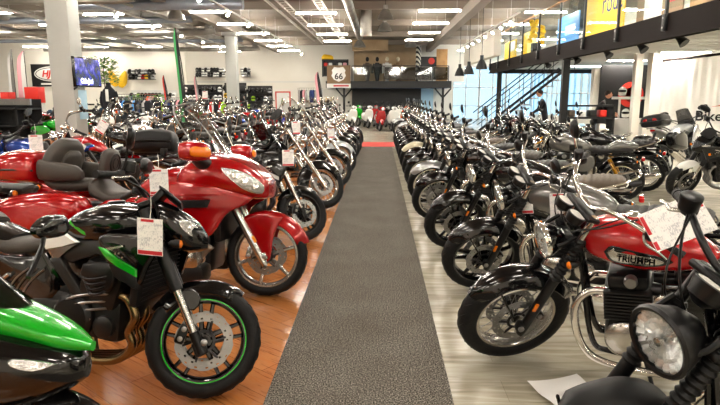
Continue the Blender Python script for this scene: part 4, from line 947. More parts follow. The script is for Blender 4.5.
# carpet
m, nt, p, N, L = nodes_mat('carpet', .95, .1)
tc = N('ShaderNodeTexCoord'); nz = N('ShaderNodeTexNoise'); nz.inputs['Scale'].default_value = 120; nz.inputs['Detail'].default_value = 3; L(tc.outputs['Object'], nz.inputs[0])
n2 = N('ShaderNodeTexNoise'); n2.inputs['Scale'].default_value = 2.2; n2.inputs['Detail'].default_value = 4; L(tc.outputs['Object'], n2.inputs[0])
rp = ramp(N, L, nz.outputs['Fac'], [(.36, '#2b2926'), (.5, '#625e58'), (.66, '#a8a298')]); r2 = ramp(N, L, n2.outputs['Fac'], [(.3, '#e8e5e0'), (.7, '#ffffff')])
mx = N('ShaderNodeMixRGB', blend_type='MULTIPLY'); mx.inputs[0].default_value = 1; L(rp.outputs[0], mx.inputs[1]); L(r2.outputs[0], mx.inputs[2]); L(mx.outputs[0], p.inputs['Base Color'])
bp = N('ShaderNodeBump'); bp.inputs['Strength'].default_value = .5; bp.inputs['Distance'].default_value = .006; L(nz.outputs['Fac'], bp.inputs['Height']); L(bp.outputs[0], p.inputs['Normal'])
# polished light vinyl floor in wide boards
m, nt, p, N, L = nodes_mat('vinyl', .2, .5)
tc = N('ShaderNodeTexCoord'); mp = N('ShaderNodeMapping'); L(tc.outputs['Object'], mp.inputs[0])
br = N('ShaderNodeTexBrick'); br.inputs['Scale'].default_value = 1; br.inputs['Brick Width'].default_value = 1.4; br.inputs['Row Height'].default_value = .24; br.inputs['Mortar Size'].default_value = .0016
br.inputs['Color1'].default_value = lin('#c4beae'); br.inputs['Color2'].default_value = lin('#b9b3a1'); br.inputs['Mortar'].default_value = lin('#a39c8a'); L(mp.outputs[0], br.inputs[0])
mp2 = N('ShaderNodeMapping'); mp2.inputs['Scale'].default_value = (1, 7, 1); L(tc.outputs['Object'], mp2.inputs[0])
nz = N('ShaderNodeTexNoise'); nz.inputs['Scale'].default_value = 1.7; nz.inputs['Detail'].default_value = 7; nz.inputs['Distortion'].default_value = .8; L(mp2.outputs[0], nz.inputs[0])
rp = ramp(N, L, nz.outputs['Fac'], [(.3, '#bdb8ad'), (.62, '#ffffff')])
mx = N('ShaderNodeMixRGB', blend_type='MULTIPLY'); mx.inputs[0].default_value = .9; L(br.outputs['Color'], mx.inputs[1]); L(rp.outputs[0], mx.inputs[2]); L(mx.outputs[0], p.inputs['Base Color'])
rr = N('ShaderNodeMapRange'); rr.inputs['To Min'].default_value = .12; rr.inputs['To Max'].default_value = .34; L(nz.outputs['Fac'], rr.inputs[0]); L(rr.outputs[0], p.inputs['Roughness'])
# corrugated deck
m, nt, p, N, L = nodes_mat('deck', .6, .3)
p.inputs['Base Color'].default_value = lin('#776d63'); tc = N('ShaderNodeTexCoord'); wv = N('ShaderNodeTexWave', bands_direction='Y'); wv.inputs['Scale'].default_value = .8; L(tc.outputs['Object'], wv.inputs[0])
bp = N('ShaderNodeBump'); bp.inputs['Strength'].default_value = 1; bp.inputs['Distance'].default_value = .06; L(wv.outputs['Fac'], bp.inputs['Height']); L(bp.outputs[0], p.inputs['Normal'])
mat('wall_white', '#e6e3da', .75, var=(.35, '#dcd8ce')); mat('wall_tan', '#b89f7d', .7, var=(1.2, '#a98f6c')); mat('concrete_grey', '#b4b6b2', .7, var=(.8, '#a8aaa6'))
mat('beam', '#83796e', .6); mat('duct', '#8f97a4', .35, .6); mat('galv', '#a9a6a0', .4, .7, var=(1.5, '#8d8a85')); mat('tray', '#c4bfb8', .4, .4)
mat('black_steel', '#121214', .45, .2); mat('fascia', '#2a2423', .7, spec=.1); mat('under_white', '#cfcfcb', .6); mat('sheet', '#e9e7e4', .8)
mat('timber', '#b98d55', .5, var=(3, '#a87a45')); mat('yellow', '#f2c21a', .6); mat('yellow_pale', '#f0dd8a', .6); mat('poster_blue', '#3f8ad0', .5); mat('poster_black', '#0c0b0d', .5); mat('poster_red', '#d02a1c', .5)
mat('red_box', '#d3200f', .45); mat('flag_green', '#3a9a55', .7); mat('leaf', '#3d6a22', .6); mat('leaf_light', '#7a9a3c', .6); mat('light_blue', '#a9cfe6', .5); mat('brown_board', '#8a6f52', .6); mat('navy', '#1b2f66', .7); mat('lime', '#9ed016', .6); mat('pink', '#d898a0', .7)
mat('tube', '#fff6e8', .5, emit=LAMP); mat('bulb', '#fff4e2', .5, emit=45.); mat('screen_blue', '#2b3290', .3, emit=.8); mat('screen_text', '#e8ecff', .3, emit=1.6)
m, nt, p, N, L = nodes_mat('tv_picture', .25)
tc = N('ShaderNodeTexCoord'); nz = N('ShaderNodeTexNoise'); nz.inputs['Scale'].default_value = 6; nz.inputs['Detail'].default_value = 5; L(tc.outputs['Object'], nz.inputs[0])
rp = ramp(N, L, nz.outputs['Fac'], [(.35, '#06071a'), (.5, '#1a1d66'), (.62, '#3a3aa0'), (.8, '#8f8cd8')]); L(rp.outputs[0], p.inputs['Base Color']); L(rp.outputs[0], p.inputs['Emission Color']); p.inputs['Emission Strength'].default_value = .22
m, nt, p, N, L = nodes_mat('tiger', .6)
tc = N('ShaderNodeTexCoord'); wv = N('ShaderNodeTexWave', bands_direction='DIAGONAL'); wv.inputs['Scale'].default_value = 2.2; L(tc.outputs['Object'], wv.inputs[0]); rp = ramp(N, L, wv.outputs['Fac'], [(.45, '#0d0d0e'), (.55, '#d8d4c8')]); L(rp.outputs[0], p.inputs['Base Color'])
# printed sheet: lines of small grey writing
m, nt, p, N, L = nodes_mat('print', .6)
tc = N('ShaderNodeTexCoord'); mp = N('ShaderNodeMapping'); mp.inputs['Scale'].default_value = (230, 1, 95); L(tc.outputs['Object'], mp.inputs[0])
nz = N('ShaderNodeTexNoise'); nz.inputs['Scale'].default_value = 1; nz.inputs['Detail'].default_value = 1; L(mp.outputs[0], nz.inputs[0])
mp3 = N('ShaderNodeMapping'); mp3.inputs['Scale'].default_value = (14, 1, 30); L(tc.outputs['Object'], mp3.inputs[0]); n3 = N('ShaderNodeTexNoise'); n3.inputs['Scale'].default_value = 1.5; L(mp3.outputs[0], n3.inputs[0])
mu = N('ShaderNodeMath', operation='MULTIPLY'); L(nz.outputs['Fac'], mu.inputs[0]); L(n3.outputs['Fac'], mu.inputs[1])
rp = ramp(N, L, mu.outputs[0], [(.25, '#f3f2ef'), (.36, '#c6c7ca')]); L(rp.outputs[0], p.inputs['Base Color'])

# ------------------------------------------------------------------ the hall
XL, XR, Y0, Y1, H = -27., 10.2, -6., 40., 5.0
def slab(name, x0, x1, y0, y1, z0, z1, m, **k): 
    b = B(); b.box(((x0+x1)/2, (y0+y1)/2, (z0+z1)/2), (x1-x0, y1-y0, z1-z0)); return b.build(name, m, **k)
struct(slab('floor', XL, XR, Y0, Y1, -.1, 0, 'vinyl'))
struct(slab('floor.001', -9.5, -.6, Y0, 18.6, -.05, .004, 'laminate'))
struct(slab('ceiling', XL, XR, Y0, Y1, H, H+.1, 'deck'))
struct(slab('wall_back', XL, 4.9, Y1, Y1+.2, 0, H, 'wall_white')); struct(slab('wall_back.002', 4.9, XR, Y1, Y1+.2, 3.5, H, 'wall_white')); struct(slab('wall_front', XL, XR, Y0-.2, Y0, 0, H, 'wall_white')); struct(slab('wall_left', XL-.2, XL, Y0, Y1, 0, H, 'wall_white'))
struct(slab('wall_right', XR, XR+.2, Y0, 21.5, 0, H, 'wall_white'))
struct(slab('trim_1', XL, -4.2, Y1-.03, Y1, 2.45, 2.53, 'under_white'))
# glazed right side
b = B(); b.box((XR+.1, 30.75, H-.6), (.2, 18.5, 1.2)); b.box((XR+.1, 30.75, .2), (.2, 18.5, .4)); struct(b.build('wall_right.001', 'wall_white'))
for k in range(6):
    y = 21.5+k*3.083; w_ = empty('window_%d' % (k+1), (XR+.1, y+1.54, .4)); struct(w_)
    b = B()
    for yy in (-1.5, -.5, .5, 1.5): b.box((0, yy, 1.7), (.1, .07, 3.4))
    for z in (.03, 1.3, 2.5, 3.37): b.box((0, 0, z), (.1, 3.08, .06))
    b.build('window_frame', 'light_blue' if k % 2 else 'under_white', w_)
    b = B(); b.box((.02, 0, 1.7), (.01, 3.0, 3.34)); b.build('pane', 'glass', w_)
for k in range(3):
    w_ = empty('window_%d' % (k+7), (4.9+1.77*(k+.5), Y1+.1, 0)); struct(w_); b = B()
    for xx in (-.86, 0, .86): b.box((xx, 0, 1.75), (.08, .1, 3.5))
    for z in (.03, .9, 2.1, 3.46): b.box((0, 0, z), (1.76, .1, .07))
    b.build('window_frame', 'under_white', w_); b = B(); b.box((0, .02, 1.75), (1.7, .01, 3.44)); b.build('pane', 'glass', w_)
tag(slab('carpet_runner', -.6, .4, -2, 18.4, 0, .009, 'carpet'), 'long dark grey carpet runner down the middle of the aisle', 'carpet')
tag(slab('cross_carpet', -3.5, 3.6, 18.5, 20.3, 0, .008, 'red_box'), 'red carpet strip crossing the far end of the aisle', 'carpet')
# columns
for i, (x0, y0) in enumerate(((-6.9, 12.3), (-7.0, 27.0))):
    b = B(); b.box((x0+.24, y0+.24, 2.2), (.48, .48, 4.4), None, .02); b.box((x0+.24, y0+.24, 4.33), (.7, .7, .14))
    struct(b.build('trim_%d' % (i+2), 'concrete_grey'))
# roof beams and services
for i, x in enumerate((-14., -6.72, 3.2)): struct(slab('ceiling_beam', x-.17, x+.17, Y0, Y1, 4.4, 4.75, 'beam'))
for i in range(9): struct(slab('ceiling_joist', XL, XR, -3+5.1*i-.1, -3+5.1*i+.1, 4.72, 5, 'beam'))
ORD5 = ['first', 'second', 'third', 'fourth', 'fifth']
def ytube(name, x, z, y0, y1, r, m, label, cat, group=None):
    b = B(); b.tube([(x, y0, z), (x, (y0+y1)/2, z), (x, y1, z)], r, 14, 1)
    for k in range(int((y1-y0)/2.5)): b.lathe([(r, 0), (r*1.08, .01), (r*1.08, .05), (r, .06)], (x, y0+1.2+2.5*k, z), (0, 1, 0), 14)
    return tag(b.build(name, m), label, cat, group)
ytube('ventilation_duct', -8.6, 4.5, 5, 34, .2, 'galv', 'round grey ventilation duct high up beyond the white column', 'duct')
ytube('ventilation_duct', -1.1, 4.72, 8, 33, .17, 'galv', 'round grey ventilation duct above the left edge of the aisle', 'duct')
b = B(); b.tube([(-9.4, 18.6, 4.35), (-4.2, 18.6, 4.35)], .16, 14, 1); tag(b.build('ventilation_duct', 'duct'), 'blue-grey duct running sideways under the roof left of the green flag top', 'duct')
for k, (x, z, r, m) in enumerate(((-7.6, 4.3, .05, 'galv'), (-10.6, 4.45, .12, 'galv'), (-11.6, 4.2, .06, 'tray'), (-13.4, 4.4, .16, 'galv'), (-15.2, 4.3, .05, 'duct'), (-17.6, 4.5, .14, 'galv'), (-3.8, 4.72, .05, 'tray'))):
    ytube('pipe', x, z, 9, 34.8, r, m, '%s of the thin pipes running lengthwise under the roof, counted from the aisle' % ['third', 'fourth', 'fifth', 'sixth', 'seventh', 'eighth', 'second'][k], 'pipe', 'lengthwise pipes under the roof')
for k, y in enumerate((16.5, 21.5, 24.5, 29.5, 33.5)):
    b = B(); b.tube([(-19, y, 4.15+.1*(k % 2)), (-13, y, 4.15+.1*(k % 2)), (-7.2, y, 4.15+.1*(k % 2)), (-7.1, y, 4.36)], .09+.03*(k % 3), 10, 3); tag(b.build('pipe', ['galv', 'duct'][k % 2]), '%s crosswise pipe under the left roof, counted from the front' % ORD5[k], 'pipe', 'crosswise pipes under the left roof')
b = B(); b.tube([(-.55, 24, 4.95), (-.55, 24, 3.9)], .22, 16, 1); tag(b.build('ventilation_duct', 'galv'), 'short vertical grey duct dropping from the roof over the aisle', 'duct')
for x, lb in ((-1.95, 'ladder-like metal cable tray under the roof left of the aisle'), (-3.1, 'ladder-like metal cable tray between the light track and the aisle')):
    b = B()
    for dx in (-.13, .13): b.box((x+dx, 20, 4.5), (.02, 28, .06))
    for k in range(56): b.box((x, 6.2+.5*k, 4.48), (.26, .04, .02))
    for k in range(9): b.tube([(x, 7+3.2*k, 4.5), (x, 7+3.2*k, 4.995)], .008, 5, 1)
    tag(b.build('cable_tray', 'tray'), lb, 'cable tray')
# strip lights
STRIPX = (-19.5, -16.2, -12.9, -9.4, -5.6, -2.15, 1.95, 5.5, 8.4)  # rightmost column is added to brighten the boards on the right mezzanine
f0 = None; nn = 0
for ix, x in enumerate(STRIPX):
    for k in range(13):
        y = -3.9+3.4*k+(.5 if ix % 2 else 0)
        if (x < -13 and y < 12) or y > 39 or (ix in (5, 6) and y > 33): continue
        if f0 is None:
            f0 = empty('ceiling_light', (x, y, 4.3)); b = B(); b.box((0, 0, .05), (1.4, .05, .05), None, .012); b.tube([(-.55, 0, .07), (-.55, 0, .698)], .006, 5, 1); b.tube([(.55, 0, .07), (.55, 0, .698)], .006, 5, 1); b.build('housing', 'under_white', f0)
            b = B(); b.box((0, 0, .004), (1.36, .09, .04), None, .012); b.build('tube', 'tube', f0); f = f0
        else: f = dup(f0); f.location = (x, y, 4.3)
        tag(f, 'white fluorescent strip light hanging crosswise under the roof', 'ceiling light', 'strip lights under the roof'); nn += 1
# high-bay lamps
def bell(x, y, z, r, label, m='galv'):
    e = empty('pendant_lamp', (x, y, z)); b = B(); b.lathe([(r, 0), (r*.97, .02), (r*.8, .16), (r*.5, .3), (r*.3, .36), (r*.3, .5)], (0, 0, 0), (0, 0, 1), 22); b.build('lamp_shade', m, e)
    b = B(); b.lathe([(r*.86, 0), (r*.8, .05), (r*.2, .07)], (0, 0, .01), (0, 0, 1), 18); b.build('diffuser', 'bulb' if m != 'galv' else 'polished', e)
    b = B(); b.tube([(0, 0, .5), (0, 0, H-z)], .01, 6, 1); b.build('rod', 'black_steel', e)
    return tag(e, label, 'lamp')
bell(-6.1, 13.6, 4.15, .3, 'large grey bell lamp just right of the white column')
bell(.2, 22, 4.3, .3, 'large bell lamp over the far aisle beside the vertical duct'); bell(.2, 25, 4.2, .3, 'second bell lamp behind the one beside the vertical duct')
bell(1.7, 33, 4.2, .35, 'bell lamp hanging before the far mezzanine'); bell(-6.6, 19.5, 4.0, .3, 'bell lamp left of the tall green flag')
bell(-1.1, 33, 4.2, .35, 'bell lamp over the sign board of the far mezzanine')
for k, (px, py, y) in enumerate(((459, 76, 26), (468, 74.5, 24), (480.5, 69.5, 22))):
    x = fx(px, y); z = fz(py, y)
    bell(x, y, z, .22, ['leftmost', 'middle one', 'rightmost'][k]+' of three small black pendant lamps before the glazed back', 'black_steel')
# light tracks with spots
def track(name, x, y0, y1, z, n, label, tilt):
    e = empty(name, (x, y0, z)); b = B(); b.box((0, (y1-y0)/2, 0), (.05, y1-y0, .04))
    for k in range(4): b.tube([(0, (y1-y0)*(.1+.26*k), 0), (0, (y1-y0)*(.1+.26*k), H-z)], .006, 5, 1)
    b.build('rail', 'under_white', e)
    for k in range(n):
        y = (y1-y0)*(k+.5)/n; b = B(); b.m('under_white').tube([(0, y, -.02), (tilt*.02, y, -.09)], .015, 6, 1); ax = Vector((tilt*.6, -.4, -.75)).normalized()
        b.lathe([(.04, 0), (.055, .05), (.06, .16)], (tilt*.0, y, -.1), tuple(ax), 14); s = b.build('spotlight', None, e)
        b = B(); q = Vector((0, y, -.1))+ax*.162; b.lathe([(.055, 0), (.05, .008), (.004, .012)], tuple(q), tuple(ax), 14); b.build('bulb', 'bulb', s)
    return tag(e, label, 'track light')
track('light_track', -4.6, 11, 36, 4.15, 9, 'long white track of bright spotlights left of the aisle', 1)
track('light_track', -8.2, 14, 32, 4.2, 6, 'white track of spotlights beyond the white column', 1)
track('light_track', 4.1, 18, 30, 4.0, 8, 'white track of spotlights before the white boxed-in wall', -1)

# ------------------------------------------------------------------ mezzanine on the right
MX, MB, MT, MY0, MY1 = 5.2, 2.61, 3.06, 1., 28.4
PY = [28.3, 26.48, 24.19, 22.08, 19.88, 17.61, 15.54, 13.38, 11.19, 9., 6.9, 4.7, 2.5]
struct(slab('mezzanine_floor', MX+.12, XR, MY0, MY1, MB+.22, MT-.02, 'under_white'))
b = B(); b.box((MX+.06, (MY0+MY1)/2, (MB+MT)/2), (.12, MY1-MY0, MT-MB)); b.box((MX+.03, (MY0+MY1)/2, MB+.02), (.2, MY1-MY0, .04)); b.box((MX+2.5, MY1, (MB+MT)/2), (5, .12, MT-MB)); struct(b.build('mezzanine_beam', 'fascia'))
b = B()
for k in range(44): b.box((MX+2.6, MY0+.3+.6*k, MB+.18), (4.9, .12, .08))
struct(b.build('mezzanine_soffit', 'under_white'))
rl = empty('balcony_railing', (MX, MY1, MT))
for k in range(13):
    y = PY[k]-MY1; b = B(); b.m('black_steel').box((-.02, y, .5), (.05, .06, 1.3)); b.box((-.035, y, -.16), (.07, .11, .3), None, .01)
    b.m('steel')
    for z in (-.25, -.08): b.lathe([(.016, 0), (.016, .012)], (-.07, y, z), (-1, 0, 0), 8)
    b.build('post', None, rl)
    if k < 12: b = B(); b.box((.0, (PY[k]+PY[k+1])/2-MY1, .56), (.012, PY[k]-PY[k+1]-.1, .98)); b.build('glass_panel', 'glass', rl)
b = B(); b.box((0, -13, 1.17), (.06, 26, .05), None, .01); b.build('handrail', 'timber', rl)
tag(rl, 'glass balcony railing with black posts and wooden handrail on the right', 'railing')
for k, (y, lb) in enumerate(((26.4, 'black steel post under the far end of the right mezzanine'), (17.1, 'black steel post under the right mezzanine beside the stairs'))):
    b = B(); b.box((MX+.06, y, MB/2), (.18, .18, MB)); b.box((MX+.06, y, .01), (.3, .3, .02)); b.box((MX+.06, y, MB-.02), (.3, .3, .03)); tag(b.build('steel_post', 'black_steel'), lb, 'post')
# things on the mezzanine
def board(name, x, y0, y1, z0, z1, m, th=.03): b = B(); b.m(m).box((x, (y0+y1)/2, (z0+z1)/2), (th, y1-y0, z1-z0)); return b
b = board('b', 6.3, 15.9, 18.9, 3.045, 4.75, 'yellow'); b.m('navy').text('rout', .8, Matrix.Translation((6.28, 16.75, 4.1)) @ Matrix(((0, 0, -1, 0), (-1, 0, 0, 0), (0, 1, 0, 0), (0, 0, 0, 1))), .004); tag(b.build('banner', None), 'large yellow banner with lettering behind the balcony glass', 'banner')
b = board('b', 6.2, 19.1, 21.3, 3.045, 4.2, 'poster_blue'); b.m('light_blue').box((6.18, 19.9, 3.7), (.02, 1, .3)); tag(b.build('poster', None), 'blue and pale panel behind the balcony glass', 'poster')
b = board('b', 5.95, 23.2, 25.4, 3.045, 4.1, 'yellow_pale'); b.m('yellow').box((5.93, 24.9, 3.55), (.02, .9, .9)); tag(b.build('poster', None), 'white and yellow panel behind the middle of the balcony railing', 'poster')
b = board('b', 5.8, 25.8, 28.1, 3.045, 3.95, 'yellow'); b.m('white').box((5.78, 26.4, 3.7), (.02, .9, .4)); tag(b.build('poster', None), 'yellow panel with white field at the far end of the balcony', 'poster')
b = board('b', 6.5, 13.3, 15.6, 3.045, 4.5, 'brown_board'); b.m('white').box((6.48, 14.7, 3.7), (.02, .9, .7)); b.m('red_box').box((6.48, 13.8, 3.9), (.02, .3, .5)); tag(b.build('poster', None), 'brown panel with white and red fields right of the yellow banner', 'poster')
b = board('b', 6.45, 9.5, 12.9, 3.045, 4.2, 'timber'); tag(b.build('poster', None), 'orange-brown panel at the near end of the balcony', 'poster')
b = B()
for k in range(26):
    a = rnd.uniform(0, 6.3); q = Vector((5.75+.25*math.cos(a), 22.4+.5*math.sin(a)*rnd.random(), 3.9+rnd.uniform(-.4, .35))); b.m('yellow').ball(tuple(q), (.1, .13, .09), None, 8, 5)
b.m('black_matte').box((5.75, 22.4, 3.27), (.3, .3, .42)); tag(b.build('flower_pot', None), 'pot of bright yellow flowers behind the balcony glass', 'flowers')
b = B(); b.m('grey_paint').loft([(0, 0, 0, .5, .3, .3, 3), (.2, 0, 0, .8, .5, .5, 3), (1.0, 0, 0, .8, .5, .5, 3), (1.2, 0, 0, .5, .3, .3, 3)], 3, 16, Matrix.Translation((6.9, 20.5, 4.3)) @ Matrix.Rotation(-PI/2, 4, 'Y') @ Matrix.Translation((-.6, 0, 0))); [b.tube([(6.9+dx, 20.5, 4.6), (6.9+dx, 20.5, 4.99)], .012, 6, 1) for dx in (-.3, .3)]; tag(b.build('air_heater', None), 'grey ventilation unit above the balcony', 'ventilation unit')
# spot lamps under the beam
for k, y in enumerate((20.2, 17.3, 15., 13.1, 11.45)):
    e = empty('spot_lamp', (MX+.32, y, MB+.1)); b = B(); b.box((0, .1, .02), (.05, .3, .03)); b.tube([(0, .15, .02), (0, .15, .12)], .012, 6, 1); b.build('bracket', 'black_steel', e)
    ax = Vector((.35, -.5, -.62)).normalized(); b = B(); b.lathe([(.035, 0), (.055, .03), (.065, .12), (.1, .24)], (0, 0, 0), tuple(ax), 18); b.build('lamp_head', 'black_steel', e)
    b = B(); q = ax*.235; b.lathe([(.09, 0), (.004, .004)], tuple(q), tuple(ax), 18); b.build('bulb', 'bulb', e)
    tag(e, ['farthest', 'fourth from the near end', 'third from the near end', 'second from the near end', 'nearest'][k]+' of the black spot lamps under the mezzanine edge', 'lamp')
    ld = bpy.data.lights.new('spot', 'SPOT'); ld.energy = SPOT; ld.spot_size = R_(95); ld.spot_blend = .6; ld.shadow_soft_size = .09; ld.color = (1, .94, .84); lo = bpy.data.objects.new('spot', ld); COL.objects.link(lo)
    lo.location = Vector((MX+.32, y, MB+.1))+ax*.25; lo.rotation_euler = Vector((.45, -.15, -.85)).to_track_quat('-Z', 'Y').to_euler()
# flat fill lights, added to brighten the space under the mezzanine
for k in range(6):
    b = B(); b.m('under_white').box((8.2, 5+3.8*k, MB+.15), (1.3, .3, .05)); b.m('tube').box((8.2, 5+3.8*k, MB+.12), (1.2, .2, .02)); tag(b.build('fill_light', None), 'flat white fill light added under the right mezzanine deck', 'ceiling light', 'added fill lights under the mezzanine')
# stairs
st = empty('staircase', (3.7, 22, 0)); n = 11
for k in range(n):
    b = B(); b.box((.25+.27*k, 0, .2+.215*k), (.26, 1.0, .04), None, .006); b.build('tread', 'tray', st)
for sg in (-1, 1):
    b = B(); b.box((.27*5.6, sg*.52, .2+.215*5.6), (.27*11/math.cos(.672), .03, .09), (0, -.672, 0)); b.build('stringer', 'black_steel', st)
    b = B(); b.tube([(-.15, sg*.55, .95), (3.4, sg*.55, 3.78)], .022, 8, 1); b.tube([(-.15, sg*.55, .55), (3.4, sg*.55, 3.38)], .014, 8, 1)
    for k in range(5): b.tube([(.2+.75*k, sg*.55, .1+.6*k), (.2+.75*k, sg*.55, 1.23+.6*k)], .014, 6, 1)
    b.build('handrail', 'black_steel', st)
tag(st, 'black steel staircase rising under the right mezzanine', 'staircase')
# boxed-in white wall
struct(slab('wall_box', 4.4, 4.68, 23.4, 31.5, 3.12, 4.1, 'wall_white'))
# white partitions, cloth banner
struct(slab('wall_partition', 7.3, 7.5, 17.3, 17.5, 0, MB+.2, 'wall_white')); struct(slab('wall_partition.001', 7.62, 9.6, 17.0, 17.3, 0, MB+.2, 'wall_white'))
Y_A, Y_B, X_A, X_B = 16.7, 14.9, 7.75, 10.1; vs = []; NX, NZ = 90, 12
dirv = Vector((X_B-X_A, Y_B-Y_A, 0)); nv = Vector((-dirv.y, dirv.x, 0)).normalized()
for j in range(NZ+1):
    for i in range(NX+1):
        t = i/NX; z = .1+(2.4+.32*t)*(1-j/NZ); q = Vector((X_A, Y_A, 0))+dirv*t+nv*(.02*math.sin(t*38+.5*math.sin(j))+.012*math.sin(t*90))*(1 if j else .3); vs.append((q.x, q.y, z))
o0 = len(vs); vs += [(x-.01*nv.x, y-.01*nv.y, z) for x, y, z in vs]
fs = [(j*(NX+1)+i, j*(NX+1)+i+1, (j+1)*(NX+1)+i+1, (j+1)*(NX+1)+i) for j in range(NZ) for i in range(NX)]; fs += [tuple(o0+i for i in f[::-1]) for f in fs]
bn = empty('cloth_banner', (X_A, Y_A, 0)); b = B(Matrix.Translation((-X_A, -Y_A, 0))); b.m('sheet').add(vs, fs); b.build('cloth', None, bn, fix=False)
b = B(Matrix.Translation((-X_A, -Y_A, 0))); b.m('fascia').tube([(X_A, Y_A, 2.53), (X_B, Y_B, 2.85-.06)], .035, 8, 1); b.build('hanging_rail', None, bn)
u_ = dirv.normalized(); nf = -nv if nv.x > 0 else nv
P0 = Vector((X_A, Y_A, 0))
def onb(t, z, d=.05): return P0+dirv*t+nf*d+Vector((0, 0, z))
Mt = Matrix(((u_.x, 0, nf.x, 0), (u_.y, 0, nf.y, 0), (0, 1, 0, 0), (0, 0, 0, 1)))
q = onb(BAN_T, BAN_Z); b = B(Matrix.Translation((-X_A, -Y_A, 0))); b.m('poster_black').text('Bikete', .37, Matrix.Translation(q) @ Mt, .003, 'LEFT', bold=.006); b.build('lettering', None, bn)
q0 = onb(BAN_T, BAN_Z+.27); pts = []
for k in range(15):
    t = k/14; pts.append((.34+1.6*t, .16*math.sin(t*2.2)-.02, 0))
low = [(.34+1.6*k/14, .16*math.sin(k/14*2.2)-.02-.09*math.sin(PI*min(1, k/14*.6)), 0) for k in range(14, -1, -1)]
b = B(Matrix.Translation((-X_A, -Y_A, 0))); poly = [Mt @ Vector(p) for p in pts+low[:-1]]; b.m('poster_red').add([tuple(q0+p) for p in poly], [tuple(range(len(poly)))]); b.build('swoosh', None, bn, fix=False)
tag(bn, 'white cloth banner with black lettering and red swoosh on the right', 'banner')
# dark poster wall with red disc
e = empty('display_wall', (8.4, 20.4, 0)); b = B(); b.box((0, 0, 1.3), (1.9, .1, 2.6)); b.build('panel', 'poster_black', e)
b = B(); b.lathe([(.42, 0), (.42, .01), (.25, .012), (.24, 0)], (.08, -.05, 1.62), (0, -1, 0), 32); b.build('emblem', 'poster_red', e); tag(e, 'black display wall with red ring emblem behind white stand', 'display wall')
for k, x in enumerate((7.35,)):
    b = B(); b.box((7.5, 20.6, 1.25), (.5, .3, 2.5), None, .02); struct(b.build('wall_partition.002', 'wall_white'))
ORD = ['first', 'second', 'third', 'fourth', 'fifth', 'sixth', 'seventh', 'eighth', 'ninth', 'tenth', 'eleventh', 'twelfth', 'thirteenth', 'fourteenth', 'fifteenth', 'sixteenth', 'seventeenth', 'eighteenth', 'nineteenth', 'twentieth'] + ['%dth' % k for k in range(21, 60)]

# ------------------------------------------------------------------ far mezzanine
FY = 37.
struct(slab('mezzanine_floor.001', fx(326, FY), fx(451, FY), FY, Y1, fz(88, FY), fz(81, FY), 'navy'))
b = B(); b.box(((fx(326, FY)+fx(451, FY))/2, FY-.05, (fz(88, FY)+fz(81, FY))/2), (fx(451, FY)-fx(326, FY), .1, fz(81, FY)-fz(88, FY))); struct(b.build('mezzanine_beam.001', 'poster_black'))
struct(slab('wall_upper', fx(352, FY), fx(418, FY), Y1-.3, Y1-.1, fz(81, FY), H, 'wall_tan')); struct(slab('wall_upper.001', fx(418, FY), fx(470, FY), Y1-.3, Y1-.1, fz(81, FY), H, 'wall_white'))
struct(slab('wall_upper.002', fx(352, FY), fx(388, FY), FY+.5, FY+.8, fz(50, FY), fz(32, FY), 'wall_tan'))
struct(slab('wall_lower', fx(350, FY), fx(424, FY), Y1-.4, Y1-.2, 0, fz(88, FY), 'poster_black')); struct(slab('wall_lower.001', fx(424, FY), fx(437, FY), Y1-.4, Y1-.2, 0, fz(88, FY), 'light_blue'))
rl = empty('balcony_railing', (fx(352, FY), FY, fz(81, FY))); W_ = fx(448, FY)-fx(352, FY); hh = fz(66, FY)-fz(81, FY)
for k in range(7):
    b = B(); b.box((W_*k/6, 0, hh/2), (.05, .05, hh)); b.build('post', 'black_steel', rl)
b = B(); b.box((W_/2, 0, hh), (W_, .06, .05)); b.build('handrail', 'black_steel', rl)
for k in range(6): b = B(); b.box((W_*(k+.5)/6, 0, hh*.5), (W_/6-.08, .01, hh*.86)); b.build('glass_panel', 'screen_smoke' if k > 1 else 'glass', rl)
tag(rl, 'black framed glass railing of the far mezzanine', 'railing')
for k, (px, lb) in enumerate(((344, 'forked black post under the sign board of the far mezzanine'), (443, 'forked black post under the right end of the far mezzanine'))):
    b = B(); x = fx(px, FY); zt = fz(88, FY); b.box((x, FY+.1, zt/2), (.14, .14, zt))
    for sg in (1, -1): b.tube([(x, FY+.1, zt-.6), (x+sg*.5, FY+.1, zt-.02)], .05, 8, 1)
    tag(b.build('steel_post', 'black_steel'), lb, 'post')
# sign with number, caption strip
sg_ = empty('sign_board', (fx(339, FY), FY-.14, fz(83.5, FY))); b = B(); b.box((0, 0, .55), (1.45, .05, 1.1), None, .01); b.build('panel', 'brown_board', sg_)
b = B(); b.m('white').add([(x*.5, -.03, .56+z*.46) for x, z in ((-.55, .95), (0, .85), (.55, .95), (.85, .5), (.75, .2), (.9, -.2), (.6, -.7), (0, -1), (-.6, -.7), (-.9, -.2), (-.75, .2), (-.85, .5))], [tuple(range(12))])
b.m('poster_black').text('66', .52, Matrix.Translation((0, -.034, .42)) @ Matrix.Rotation(PI/2, 4, 'X'), .004, bold=.01); b.build('shield', None, sg_)
b = B(); b.box((0, -.02, -.14), (1.5, .05, .26)); c_ = b.build('caption_strip', 'white', sg_); b = B(); b.box((.15, -.05, -.14), (.95, .004, .09)); b.m('poster_black'); b.build('caption', 'red_ink', sg_)
tag(sg_, 'brown sign board with white shield and number 66 on the far mezzanine', 'sign')
e = empty('shelving', (fx(335, FY), FY+.5, fz(76, FY))); 
b = B()
for z in (.05, .6, 1.0): b.box((0, 0, z), (1.6, .4, .04))
for x in (-.8, .8): b.box((x, 0, .5), (.05, .4, 1.05))
b.box((0, .2, .5), (1.6, .02, 1.0)); b.build('rack', 'black_steel', e); tag(e, 'black shelf unit above the sign board on the far mezzanine', 'shelf')
